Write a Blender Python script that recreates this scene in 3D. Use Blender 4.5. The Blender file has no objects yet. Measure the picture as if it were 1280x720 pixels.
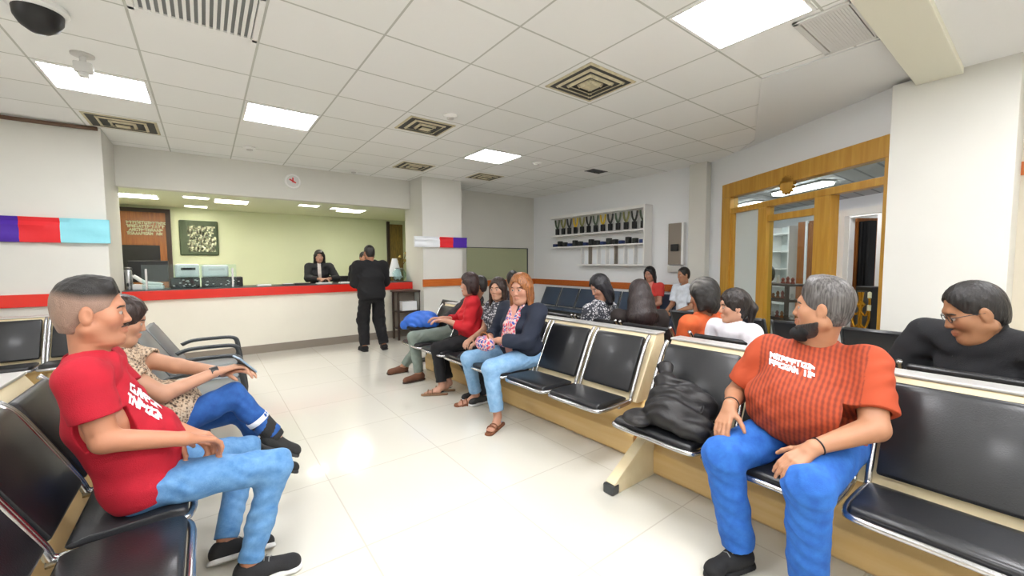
import bpy, bmesh, math, random
import numpy as np
from mathutils import Vector, Matrix, noise as mnoise
from mathutils.bvhtree import BVHTree
random.seed(7)
C = bpy.context.scene.collection
PI = math.pi
def V3(*a): return np.array(a if len(a) == 3 else a[0], float)
# ------------------------------------------------------------------ camera
F_PX, PITCH, ROLL, YAW, EYE = 507.0, .0625, -.005, .646, 1.45
fw = V3(math.sin(YAW)*math.cos(PITCH), math.cos(YAW)*math.cos(PITCH), -math.sin(PITCH))
_r = V3(math.cos(YAW), -math.sin(YAW), 0); _u = np.cross(_r, fw)
RT = _r*math.cos(ROLL)+_u*math.sin(ROLL); UP = -_r*math.sin(ROLL)+_u*math.cos(ROLL)
EYEP = V3(0, 0, EYE)
def ray(px, py): return fw+RT*(px-640)/F_PX-UP*(py-360)/F_PX
def atz(px, py, z=0.): d = ray(px, py); return EYEP+d*((z-EYE)/d[2])
def atx(px, py, x): d = ray(px, py); return EYEP+d*(x/d[0])
def aty(px, py, y): d = ray(px, py); return EYEP+d*(y/d[1])
def atd(px, py, dep): return EYEP+ray(px, py)*dep
cam = bpy.data.cameras.new('camera'); cam.sensor_width = 36; cam.lens = F_PX*36/1280; cam.clip_start = .05
co = bpy.data.objects.new('camera', cam); C.objects.link(co)
co.matrix_world = Matrix(((RT[0], UP[0], -fw[0], 0), (RT[1], UP[1], -fw[1], 0), (RT[2], UP[2], -fw[2], EYE), (0, 0, 0, 1)))
bpy.context.scene.camera = co
vs = bpy.context.scene.view_settings
vs.view_transform = 'Standard'; vs.look = 'None'; vs.gamma = 1; vs.use_curve_mapping = False
vs.exposure = 1.05
# ------------------------------------------------------------------ materials
def srgb(h):
    if isinstance(h, str):
        c = [int(h[i:i+2], 16)/255 for i in (0, 2, 4)]
        return tuple((x/12.92 if x <= .04045 else ((x+.055)/1.055)**2.4) for x in c)
    return tuple(h)
def nt_new(name):
    m = bpy.data.materials.new(name); m.use_nodes = True
    nt = m.node_tree; b = nt.nodes['Principled BSDF']
    return m, nt, b
def mat(name, col, rough=.5, metal=0., vary=0., vscale=8., bump=0., bscale=60., spec=None, emit=None, alpha=None,
        trans=0., coat=0., stretch=None, sheen=0.):
    m, nt, b = nt_new(name)
    c = srgb(col)
    b.inputs['Base Color'].default_value = (*c, 1); b.inputs['Roughness'].default_value = rough
    b.inputs['Metallic'].default_value = metal
    if spec is not None: b.inputs['Specular IOR Level'].default_value = spec
    if coat: b.inputs['Coat Weight'].default_value = coat; b.inputs['Coat Roughness'].default_value = .15
    if sheen: b.inputs['Sheen Weight'].default_value = sheen
    if trans: b.inputs['Transmission Weight'].default_value = trans
    if alpha is not None: b.inputs['Alpha'].default_value = alpha
    if emit:
        b.inputs['Emission Color'].default_value = (*srgb(emit[0]), 1); b.inputs['Emission Strength'].default_value = emit[1]
    if vary or bump:
        tc = nt.nodes.new('ShaderNodeTexCoord'); mp = nt.nodes.new('ShaderNodeMapping')
        nt.links.new(tc.outputs['Object'], mp.inputs['Vector'])
        if stretch: mp.inputs['Scale'].default_value = stretch
    if vary:
        n = nt.nodes.new('ShaderNodeTexNoise'); n.inputs['Scale'].default_value = vscale; n.inputs['Detail'].default_value = 5
        nt.links.new(mp.outputs[0], n.inputs['Vector'])
        r = nt.nodes.new('ShaderNodeValToRGB')
        r.color_ramp.elements[0].position = .3; r.color_ramp.elements[1].position = .7
        r.color_ramp.elements[0].color = (*[max(0, x*(1-vary)) for x in c], 1)
        r.color_ramp.elements[1].color = (*[min(1, x*(1+vary)) for x in c], 1)
        nt.links.new(n.outputs['Fac'], r.inputs[0]); nt.links.new(r.outputs[0], b.inputs['Base Color'])
    if bump:
        n = nt.nodes.new('ShaderNodeTexNoise'); n.inputs['Scale'].default_value = bscale; n.inputs['Detail'].default_value = 4
        nt.links.new(mp.outputs[0], n.inputs['Vector'])
        bp = nt.nodes.new('ShaderNodeBump'); bp.inputs['Strength'].default_value = bump; bp.inputs['Distance'].default_value = .01
        nt.links.new(n.outputs['Fac'], bp.inputs['Height']); nt.links.new(bp.outputs[0], b.inputs['Normal'])
    return m
def attr_mat(name, rough=.5, bump=.05, bscale=200, sss=0.):
    m, nt, b = nt_new(name)
    a = nt.nodes.new('ShaderNodeAttribute'); a.attribute_name = 'Col'
    nt.links.new(a.outputs['Color'], b.inputs['Base Color']); b.inputs['Roughness'].default_value = rough
    if sss:
        b.inputs['Subsurface Weight'].default_value = sss; b.inputs['Subsurface Radius'].default_value = (.012, .004, .002)
        b.inputs['Subsurface Scale'].default_value = 1
    n = nt.nodes.new('ShaderNodeTexNoise'); n.inputs['Scale'].default_value = bscale
    tc = nt.nodes.new('ShaderNodeTexCoord'); nt.links.new(tc.outputs['Object'], n.inputs['Vector'])
    bp = nt.nodes.new('ShaderNodeBump'); bp.inputs['Strength'].default_value = bump; bp.inputs['Distance'].default_value = .005
    nt.links.new(n.outputs['Fac'], bp.inputs['Height']); nt.links.new(bp.outputs[0], b.inputs['Normal'])
    return m
def grid_mat(name, c1, c2, mortar, bw, rh, ms, off, rough=.8, bump=.0, speck=0., rot=0., coat=0.):
    m, nt, b = nt_new(name)
    tc = nt.nodes.new('ShaderNodeTexCoord'); mp = nt.nodes.new('ShaderNodeMapping')
    mp.inputs['Location'].default_value = (off[0], off[1], 0)
    nt.links.new(tc.outputs['Object'], mp.inputs['Vector'])
    br = nt.nodes.new('ShaderNodeTexBrick'); br.offset = 0; br.squash = 1
    br.inputs['Scale'].default_value = 1; br.inputs['Brick Width'].default_value = bw; br.inputs['Row Height'].default_value = rh
    br.inputs['Mortar Size'].default_value = ms; br.inputs['Mortar Smooth'].default_value = .1
    br.inputs['Color1'].default_value = (*srgb(c1), 1); br.inputs['Color2'].default_value = (*srgb(c2), 1)
    br.inputs['Mortar'].default_value = (*srgb(mortar), 1)
    nt.links.new(mp.outputs[0], br.inputs['Vector'])
    out = br.outputs['Color']
    if speck:
        n = nt.nodes.new('ShaderNodeTexNoise'); n.inputs['Scale'].default_value = 3; n.inputs['Detail'].default_value = 6
        nt.links.new(tc.outputs['Object'], n.inputs['Vector'])
        mx = nt.nodes.new('ShaderNodeMix'); mx.data_type = 'RGBA'; mx.blend_type = 'MULTIPLY'; mx.inputs['Factor'].default_value = speck
        nt.links.new(out, mx.inputs[6]); nt.links.new(n.outputs['Fac'], mx.inputs[7]); out = mx.outputs[2]
    nt.links.new(out, b.inputs['Base Color']); b.inputs['Roughness'].default_value = rough
    if coat: b.inputs['Coat Weight'].default_value = coat; b.inputs['Coat Roughness'].default_value = .05
    if bump:
        bp = nt.nodes.new('ShaderNodeBump'); bp.inputs['Strength'].default_value = bump; bp.inputs['Distance'].default_value = .004; bp.invert = True
        nt.links.new(br.outputs['Fac'], bp.inputs['Height']); nt.links.new(bp.outputs[0], b.inputs['Normal'])
    return m
def wood_mat(name, c1, c2, rough=.4, axis='Y', scale=3.):
    m, nt, b = nt_new(name)
    tc = nt.nodes.new('ShaderNodeTexCoord'); mp = nt.nodes.new('ShaderNodeMapping')
    mp.inputs['Scale'].default_value = {'Y': (14, 1, 14), 'X': (1, 14, 14), 'Z': (14, 14, 1)}[axis]
    nt.links.new(tc.outputs['Object'], mp.inputs['Vector'])
    n = nt.nodes.new('ShaderNodeTexNoise'); n.inputs['Scale'].default_value = scale; n.inputs['Detail'].default_value = 6; n.inputs['Distortion'].default_value = .6
    nt.links.new(mp.outputs[0], n.inputs['Vector'])
    r = nt.nodes.new('ShaderNodeValToRGB'); r.color_ramp.elements[0].position = .35; r.color_ramp.elements[1].position = .68
    r.color_ramp.elements[0].color = (*srgb(c1), 1); r.color_ramp.elements[1].color = (*srgb(c2), 1)
    nt.links.new(n.outputs['Fac'], r.inputs[0]); nt.links.new(r.outputs[0], b.inputs['Base Color'])
    b.inputs['Roughness'].default_value = rough
    return m
def glass_mat(name, tint='FFFFFF', rough=.02, alpha=.18):
    m, nt, b = nt_new(name)
    out = nt.nodes['Material Output']
    tr = nt.nodes.new('ShaderNodeBsdfTransparent'); gl = nt.nodes.new('ShaderNodeBsdfGlossy'); gl.inputs['Roughness'].default_value = rough
    tr.inputs['Color'].default_value = (*srgb(tint), 1)
    lw = nt.nodes.new('ShaderNodeLayerWeight'); lw.inputs['Blend'].default_value = .5
    pw = nt.nodes.new('ShaderNodeMath'); pw.operation = 'POWER'; pw.inputs[1].default_value = 4
    fr = nt.nodes.new('ShaderNodeMath'); fr.operation = 'MULTIPLY_ADD'; fr.inputs[1].default_value = .6; fr.inputs[2].default_value = .04
    nt.links.new(lw.outputs['Facing'], pw.inputs[0]); nt.links.new(pw.outputs[0], fr.inputs[0])
    mx = nt.nodes.new('ShaderNodeMixShader')
    nt.links.new(fr.outputs[0], mx.inputs[0]); nt.links.new(tr.outputs[0], mx.inputs[1]); nt.links.new(gl.outputs[0], mx.inputs[2])
    nt.links.new(mx.outputs[0], out.inputs['Surface'])
    return m
M = {}
M['wall'] = mat('wall_paint', 'D8D7D0', .7, vary=.02, vscale=2, bump=.03, bscale=120)
M['wallw'] = mat('white_wall_paint', 'EEF0F2', .7, bump=.03, bscale=120)
M['wallr'] = mat('beige_wall_paint', 'D8D0BE', .7, bump=.03)
M['green'] = mat('pale_green_paint', 'E2E9C6', .7, vary=.02, vscale=1.5)
M['olive'] = mat('olive_panel', 'A9AE8C', .6)
M['tileceil'] = grid_mat('ceiling_tiles', 'F4F4F2', 'EFF0ED', 'C4C5BE', .71, .653, .008, (-1.086+.71*20, -1.62+.653*20), .85, .25)
M['plaster'] = mat('ceiling_plaster', 'E6E7E7', .8)
M['beamc'] = mat('cream_beam_paint', 'E2E0CF', .8)
M['floor'] = grid_mat('polished_floor', 'D9D6CB', 'D5D2C6', 'C4BFB2', .8, .8, .004, (16.2, 16.35), .16, .1, coat=.3)
M['white'] = mat('white_plastic', 'F0F0EE', .4)
M['lam'] = mat('cream_laminate', 'EFEBDC', .35, vary=.015, vscale=3)
M['red'] = mat('red_laminate', 'DE2A1C', .3)
M['orail'] = wood_mat('orange_wood_rail', 'B65A1C', 'C96C28', .35, 'X')
M['kick'] = mat('dark_kickboard', '8E8478', .5)
M['gold'] = wood_mat('golden_oak', 'C08C30', 'D0A040', .32, 'Z', 1.5)
M['bench'] = wood_mat('light_beech', 'DDB878', 'E6C68C', .38, 'Y', 1.2)
M['board'] = wood_mat('pale_beech_panel', 'E3D2AA', 'EBDCB8', .4, 'Y', .8)
M['bend'] = wood_mat('orange_beech_end', 'B87432', 'C9853F', .4, 'Z', 1.2)
M['leather'] = mat('black_leatherette', '1B1C1F', .38, vary=.12, vscale=4, bump=.12, bscale=180, coat=.15)
M['leatherb'] = mat('navy_leatherette', '3E4C60', .42, bump=.1, bscale=150)
M['chrome'] = mat('brushed_metal', 'C2C2C4', .25, 1.)
M['alu'] = mat('pale_aluminium', 'D6D5D2', .4, .6)
M['darkmetal'] = mat('dark_grey_metal', '55585A', .4, .7)
M['greymetal'] = mat('grey_perforated_metal', '7D8285', .4, .5)
M['black'] = mat('black_plastic', '151517', .4)
M['dark'] = mat('dark_brown', '3A2A20', .5)
M['brown'] = wood_mat('brown_door_wood', '8A4F1E', 'A5672C', .4, 'Z')
M['glass'] = glass_mat('clear_glass', 'F4FAF8')
M['frost'] = mat('frosted_glass', 'D6DEDC', .3)
M['gtrans'] = glass_mat('tinted_glass', 'EEF8F8')
M['light'] = mat('lit_panel', 'FFFFFF', .5, emit=('FCFCFF', 14.))
M['lightin'] = mat('lit_panel_inner', 'FFFFFF', .5, emit=('FFF8E8', 8.))
M['vent'] = mat('vent_white', 'D8D8D6', .5)
M['ventd'] = mat('vent_dark_duct', '4A4A46', .8)
M['vents'] = mat('vent_stained', 'CFC6A8', .8, vary=.15, vscale=20)
M['purple'] = mat('purple_cloth', '4A1FA0', .6, bump=.2, bscale=20)
M['redc'] = mat('red_cloth', 'E0232B', .6, bump=.2, bscale=20)
M['cyanc'] = mat('light_blue_cloth', '8FD8E6', .6, bump=.2, bscale=20)
M['whitec'] = mat('white_cloth', 'E8ECF0', .6)
M['signg'] = mat('dark_green_sign', '4C5B40', .5)
M['signt'] = mat('sign_letters', 'E6E8C8', .5)
# ------------------------------------------------------------------ object helpers
def link(name, me, m=None, parent=None, loc=None):
    o = bpy.data.objects.new(name, me); C.objects.link(o)
    if m is not None:
        for k in (m if isinstance(m, (list, tuple)) else [m]): me.materials.append(k)
    if parent is not None: o.parent = parent
    if loc is not None: o.location = loc
    return o
def obj(name, bm, m, parent=None, smooth=False, loc=None, rot=None):
    me = bpy.data.meshes.new(name); bm.normal_update(); bm.to_mesh(me); bm.free()
    if smooth:
        me.shade_smooth()
        if smooth != 'all': me.set_sharp_from_angle(angle=math.radians(40))
    o = link(name, me, m, parent, loc)
    if rot is not None: o.rotation_euler = rot
    return o
def thing(name, label, cat, loc=(0, 0, 0), rotz=0., group=None):
    o = bpy.data.objects.new(name, None); C.objects.link(o); o.empty_display_size = .1
    o.location = loc; o.rotation_euler = (0, 0, rotz); o['label'] = label; o['category'] = cat
    if group: o['group'] = group
    return o
def tag(o, label, cat, group=None):
    o['label'] = label; o['category'] = cat
    if group: o['group'] = group
    return o
def struct(name, bm, m, **k):
    o = obj(name, bm, m, **k); o['kind'] = 'structure'; return o
def dup(root, loc, rotz, label=None, group=None):
    r = root.copy(); C.objects.link(r); r.location = loc; r.rotation_euler = (0, 0, rotz)
    if label: r['label'] = label
    if group: r['group'] = group
    for ch in list(root.children):
        c = ch.copy(); C.objects.link(c); c.parent = r
        for g in list(ch.children):
            d = g.copy(); C.objects.link(d); d.parent = c
    return r
def BM(): return bmesh.new()
def box(bm, x0, x1, y0, y1, z0, z1, bev=0., seg=2, mtx=None):
    r = bmesh.ops.create_cube(bm, size=1)
    vs_ = r['verts']
    m = Matrix.Translation(((x0+x1)/2, (y0+y1)/2, (z0+z1)/2)) @ Matrix.Diagonal((abs(x1-x0), abs(y1-y0), abs(z1-z0), 1))
    bmesh.ops.transform(bm, matrix=m, verts=vs_)
    if bev:
        es = list({e for v in vs_ for e in v.link_edges})
        rr = bmesh.ops.bevel(bm, geom=es, offset=bev, segments=seg, affect='EDGES', profile=.5)
        vs_ = list({v for f in rr['faces'] for v in f.verts} | {v for v in vs_ if v.is_valid})
    if mtx is not None: bmesh.ops.transform(bm, matrix=mtx, verts=vs_)
    return bm
def B(*a, **k): return box(BM(), *a, **k)
def prism(bm, prof, y0, y1, axis='y', bev=0., seg=2, mtx=None):
    # prof: list of 2D points; extruded along axis
    def P(p, t):
        if axis == 'y': return (p[0], t, p[1])
        if axis == 'x': return (t, p[0], p[1])
        return (p[0], p[1], t)
    a = [bm.verts.new(P(p, y0)) for p in prof]; b = [bm.verts.new(P(p, y1)) for p in prof]
    fs = [bm.faces.new(a), bm.faces.new(b[::-1])]
    n = len(prof)
    for i in range(n): fs.append(bm.faces.new((a[i], b[i], b[(i+1) % n], a[(i+1) % n])))
    bmesh.ops.recalc_face_normals(bm, faces=fs)
    vv = a+b
    if bev:
        es = list({e for v in vv for e in v.link_edges})
        rr = bmesh.ops.bevel(bm, geom=es, offset=bev, segments=seg, affect='EDGES', profile=.5)
        vv = list({v for f in rr['faces'] for v in f.verts} | {v for v in vv if v.is_valid})
    if mtx is not None: bmesh.ops.transform(bm, matrix=mtx, verts=vv)
    return bm
def smoothpath(pts, n=6):
    pts = [V3(p) for p in pts]; out = []
    for i in range(len(pts)-1):
        p0 = pts[max(0, i-1)]; p1 = pts[i]; p2 = pts[i+1]; p3 = pts[min(len(pts)-1, i+2)]
        for j in range(n):
            t = j/n
            out.append(.5*((2*p1)+(-p0+p2)*t+(2*p0-5*p1+4*p2-p3)*t*t+(-p0+3*p1-3*p2+p3)*t**3))
    out.append(pts[-1]); return out
def tube(bm, pts, r, n=10, flat=1., cap=True):
    pts = [Vector(tuple(p)) for p in pts]
    rs = r if isinstance(r, (list, tuple)) else [r]*len(pts)
    t0 = (pts[1]-pts[0]).normalized()
    u = t0.orthogonal().normalized(); rings = []
    for i, p in enumerate(pts):
        t = (pts[min(i+1, len(pts)-1)]-pts[max(i-1, 0)]).normalized()
        u = (u-t*u.dot(t)).normalized(); v = t.cross(u)
        rings.append([bm.verts.new(p+(u*math.cos(a)+v*math.sin(a)*flat)*rs[i]) for a in [2*PI*k/n for k in range(n)]])
    for a, b in zip(rings, rings[1:]):
        for k in range(n): bm.faces.new((a[k], a[(k+1) % n], b[(k+1) % n], b[k]))
    if cap: bm.faces.new(rings[0][::-1]); bm.faces.new(rings[-1])
    return bm
def lathe(bm, prof, n=24, loc=(0, 0, 0), mtx=None):
    rings = []
    for r, z in prof:
        rings.append([bm.verts.new((loc[0]+r*math.cos(2*PI*k/n), loc[1]+r*math.sin(2*PI*k/n), loc[2]+z)) for k in range(n)])
    fs = []
    for a, b in zip(rings, rings[1:]):
        for k in range(n): fs.append(bm.faces.new((a[k], a[(k+1) % n], b[(k+1) % n], b[k])))
    fs.append(bm.faces.new(rings[0][::-1])); fs.append(bm.faces.new(rings[-1]))
    if mtx is not None: bmesh.ops.transform(bm, matrix=mtx, verts=[v for r in rings for v in r])
    return bm
def sphere(bm, c, r, seg=16, ring=10, mtx=None):
    m = Matrix.Translation(c) @ (mtx if mtx is not None else Matrix()) @ Matrix.Diagonal((*((r, r, r) if not hasattr(r, '__len__') else r), 1))
    bmesh.ops.create_uvsphere(bm, u_segments=seg, v_segments=ring, radius=1, matrix=m); return bm
def quad(bm, pts):
    bm.faces.new([bm.verts.new(tuple(p)) for p in pts]); return bm
def glyphs(bm, x0, x1, z0, z1, rows, dens, rnd, th=.004, plane='y', y=0., lw=.010):
    """rows of hand-drawn letter shapes standing on a plane (x across, z up)."""
    rh = (z1-z0)/rows
    for rI in range(rows):
        zz = z1-rh*(rI+.5); h = rh*.62; x = x0+rnd.random()*.1*(x1-x0)
        xe = x1-rnd.random()*.1*(x1-x0)
        while x < xe:
            w = h*(.5+.4*rnd.random())
            if rnd.random() < dens:
                kind = rnd.randrange(5)
                st = {0: [(0, 0, 0, 1), (0, 1, 1, .8), (0, .5, 1, .5)], 1: [(0, 0, .5, 1), (.5, 1, 1, 0), (.2, .4, .8, .4)],
                      2: [(0, 1, 1, 1), (.5, 1, .5, 0)], 3: [(0, 0, 0, 1), (1, 0, 1, 1), (0, 1, 1, 0)],
                      4: [(1, 1, 0, .9), (0, .9, 0, .1), (0, .1, 1, 0), (1, 0, 1, .4)]}[kind]
                jt = rnd.random()*.5-.25
                for (a, b, c, d) in st:
                    a, b, c, d = a+jt*b, b, c+jt*d, d*(.7+.5*rnd.random())
                    p = Vector((x+a*w, 0, zz-h/2+b*h)); q = Vector((x+c*w, 0, zz-h/2+d*h))
                    L = (q-p).length; ang = math.atan2(q.z-p.z, q.x-p.x)
                    mt = Matrix.Translation(((p.x+q.x)/2, y, (p.z+q.z)/2)) @ Matrix.Rotation(-ang, 4, 'Y')
                    box(bm, -L/2-lw/2, L/2+lw/2, -th/2, th/2, -lw/2, lw/2, mtx=mt)
            x += w*1.45
    return bm
# ------------------------------------------------------------------ implicit surfaces for bodies and cloth
class Field:
    def __init__(self): self.it = []; self.lo = V3(9e9, 9e9, 9e9); self.hi = -self.lo
    def _bb(self, lo, hi): self.lo = np.minimum(self.lo, lo); self.hi = np.maximum(self.hi, hi)
    def cap(self, a, b, ra, rb=None, s=None, k=1., sm=.02, op='u'):
        a = V3(a); b = V3(b); rb = ra if rb is None else rb
        if s is not None: s = V3(s)/np.linalg.norm(s)
        R = max(ra, rb)*max(1, k)
        lo = np.minimum(a, b)-R; hi = np.maximum(a, b)+R
        if op == 'u': self._bb(lo, hi)
        ab = b-a; L2 = max(ab@ab, 1e-10)
        def fn(P):
            q = P-a; t = np.clip(q@ab/L2, 0, 1); v = q-t[:, None]*ab
            if s is not None: v = v-np.outer(v@s, s)*(1-1/k)
            return np.sqrt((v*v).sum(1))-(ra+(rb-ra)*t)
        self.it.append((op, fn, lo, hi, sm)); return self
    def ell(self, c, r, R=None, sm=.02, op='u'):
        c = V3(c); r = V3(r); R = np.eye(3) if R is None else R
        e = np.sqrt(((R*r)**2).sum(1))
        if op == 'u': self._bb(c-e, c+e)
        def fn(P):
            q = (P-c)@R
            k0 = np.sqrt(((q/r)**2).sum(1)); k1 = np.sqrt(((q/(r*r))**2).sum(1))
            return k0*(k0-1)/np.maximum(k1, 1e-9)
        self.it.append((op, fn, c-e, c+e, sm)); return self
    def cut(self, n, c, sm=.004):           # keep n.(P) <= n.c
        n = V3(n)/np.linalg.norm(V3(n)); h = n@V3(c)
        self.it.append(('i', lambda P: P@n-h, None, None, sm)); return self
    def disp(self, fn): self.it.append(('d', fn, None, None, 0)); return self
    def ev(self, P, pad):
        d = np.full(len(P), .6)
        for op, fn, lo, hi, sm in self.it:
            if op == 'd': 
                m = np.abs(d) < .03
                if m.any(): d[m] += fn(P[m])
                continue
            if lo is None: m = slice(None)
            else:
                m = np.all((P > lo-pad) & (P < hi+pad), axis=1)
                if not m.any(): continue
            a = d[m]; b = fn(P[m])
            if op == 'u':
                h = np.clip(.5+.5*(b-a)/sm, 0, 1); d[m] = b+(a-b)*h-sm*h*(1-h)
            else:
                if op == 's': b = -b
                h = np.clip(.5-.5*(b-a)/sm, 0, 1); d[m] = b+(a-b)*h+sm*h*(1-h)
        return d
    def mesh(self, name, h, m, parent, org=(0, 0, 0), colfn=None, smooth=True):
        nb = 6; org = V3(org)
        pad = max(.04, nb*h*1.1)
        lo = self.lo-2.5*h-.008; n = np.ceil((self.hi+.008-lo+2.5*h)/(h*nb)).astype(int)+1
        g = np.stack(np.meshgrid(*[np.arange(k) for k in n], indexing='ij'), -1).reshape(-1, 3)
        cc = lo+(g+.5-.5/nb)*nb*h
        dc = self.ev(cc, pad+nb*h)
        act = np.abs(dc) < nb*h*.87*1.6+.02
        D = np.repeat(np.repeat(np.repeat(dc.reshape(n), nb, 0), nb, 1), nb, 2)
        off = np.stack(np.meshgrid(*[np.arange(nb)]*3, indexing='ij'), -1).reshape(-1, 3)
        ga = (g[act][:, None, :]*nb+off[None]).reshape(-1, 3)
        D[ga[:, 0], ga[:, 1], ga[:, 2]] = self.ev(lo+ga*h, pad)
        ins = D < 0
        cs = [(0, 0, 0), (1, 0, 0), (0, 1, 0), (1, 1, 0), (0, 0, 1), (1, 0, 1), (0, 1, 1), (1, 1, 1)]
        sh = [k-1 for k in D.shape]
        cnt = np.zeros(sh, np.int8)
        for c in cs: cnt += ins[c[0]:c[0]+sh[0], c[1]:c[1]+sh[1], c[2]:c[2]+sh[2]]
        idx = np.argwhere((cnt > 0) & (cnt < 8))
        if len(idx) == 0: return None
        vals = np.stack([D[idx[:, 0]+c[0], idx[:, 1]+c[1], idx[:, 2]+c[2]] for c in cs], 1)
        ca = np.array(cs, float); acc = np.zeros((len(idx), 3)); num = np.zeros(len(idx))
        for i in range(8):
            for j in range(i+1, 8):
                if abs(ca[i]-ca[j]).sum() != 1: continue
                va, vb = vals[:, i], vals[:, j]; m_ = (va < 0) != (vb < 0)
                t = np.where(m_, va/np.where(m_, va-vb, 1), 0)
                acc += (ca[i]+np.outer(t, ca[j]-ca[i]))*m_[:, None]; num += m_
        P = lo+(idx+acc/num[:, None])*h
        vid = np.full(sh, -1, np.int32); vid[idx[:, 0], idx[:, 1], idx[:, 2]] = np.arange(len(idx))
        quads = []
        for ax in range(3):
            o1, o2 = [(1, 2), (2, 0), (0, 1)][ax]
            sl = [slice(1, s-0) for s in sh]; 
            a = [slice(1, s) for s in sh]; b = list(a); b[ax] = slice(2, sh[ax]+1)
            A_ = ins[tuple(a)]; B_ = ins[tuple(b)]
            e = np.argwhere(A_ != B_)+1
            if not len(e): continue
            e = e[(e[:, ax] < sh[ax])]
            fl = ins[e[:, 0], e[:, 1], e[:, 2]]
            q = []
            for (p1, p2) in ((0, 0), (-1, 0), (-1, -1), (0, -1)):
                f = e.copy(); f[:, o1] += p1; f[:, o2] += p2
                q.append(vid[f[:, 0], f[:, 1], f[:, 2]])
            q = np.stack(q, 1); q[~fl] = q[~fl][:, ::-1]
            quads.append(q[(q >= 0).all(1)])
        Q = np.concatenate(quads)
        me = bpy.data.meshes.new(name)
        me.vertices.add(len(P)); me.vertices.foreach_set('co', (P-org).astype(np.float32).ravel())
        me.loops.add(len(Q)*4); me.loops.foreach_set('vertex_index', Q.astype(np.int32).ravel())
        me.polygons.add(len(Q)); me.polygons.foreach_set('loop_start', np.arange(0, len(Q)*4, 4, dtype=np.int32))
        me.update(calc_edges=True)
        me.polygons.foreach_set('use_smooth', np.ones(len(Q), bool))
        if colfn is not None:
            at = me.color_attributes.new('Col', 'FLOAT_COLOR', 'POINT')
            c = np.ones((len(P), 4)); c[:, :3] = colfn(P); at.data.foreach_set('color', c.astype(np.float32).ravel())
        return link(name, me, m, parent)
def nrm(v): v = V3(v); return v/max(np.linalg.norm(v), 1e-9)
def ik(a, c, l1, l2, pole):
    a = V3(a); c = V3(c); d = c-a; L = np.linalg.norm(d); u = d/L
    L = min(L, (l1+l2)*.999); c = a+u*L
    x = (l1*l1-l2*l2+L*L)/(2*L); h = math.sqrt(max(l1*l1-x*x, 0))
    p = V3(pole); p = nrm(p-u*(p@u))
    return a+u*x+p*h, c
def folds(n1, f1, n2, f2, amp, ph=0.):
    n1 = nrm(n1); n2 = nrm(n2)
    def fn(P): return amp*np.sin(P@n1*f1+1.6*np.sin(P@n2*f2+ph)+ph)*(.55+.45*np.sin(P@n2*f2*.61+2+ph))
    return fn
def headmat(yaw, pitch=0., roll=0.):
    f = V3(math.cos(yaw)*math.cos(pitch), math.sin(yaw)*math.cos(pitch), math.sin(pitch))
    l = V3(-math.sin(yaw), math.cos(yaw), 0); u = np.cross(f, l)
    l2 = l*math.cos(roll)+u*math.sin(roll); u2 = -l*math.sin(roll)+u*math.cos(roll)
    return np.stack([f, l2, u2], 1)
def hand(F, W, d, n, t, curl=.4, s=1., thumb=.5, spread=.0):
    """palm and five bent fingers; d along the hand, n out of the palm, t towards the thumb side"""
    d = nrm(d); n = nrm(n-d*(n@d)); t = nrm(t-d*(t@d)-n*(t@n))
    W = V3(W)
    offs = [.030, .010, -.011, -.030]; ln = [.95, 1.06, .98, .78]
    for o, l in zip(offs, ln):
        kn = W+(d*(.088+.004*(l > 1))+t*o)*s
        F.cap(W+(d*.012+t*o*.55)*s, kn, .0135*s, .0105*s, sm=.012*s)
        dirv = d+t*o*spread*8; dirv = nrm(dirv); p = kn; a = 0
        for sl, r0, r1, c in ((.044, .0098, .009, curl*.7), (.027, .009, .0082, curl), (.022, .0082, .0068, curl*.8)):
            a += c; q = p+(dirv*math.cos(a)+n*math.sin(a))*sl*l*s
            F.cap(p, q, r0*s, r1*s, sm=.004*s); p = q
    p = W+(d*.022+t*.022+n*.006)*s
    dd = nrm(d*.62+t*.75+n*.25)
    for i, (sl, r0, r1) in enumerate(((.042, .0145, .0115), (.032, .0112, .0100), (.026, .0100, .0078))):
        q = p+dd*sl*s; F.cap(p, q, r0*s, r1*s, sm=(.014 if i == 0 else .005)*s); p = q
        dd = nrm(dd+d*.35+n*thumb*.5)
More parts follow.
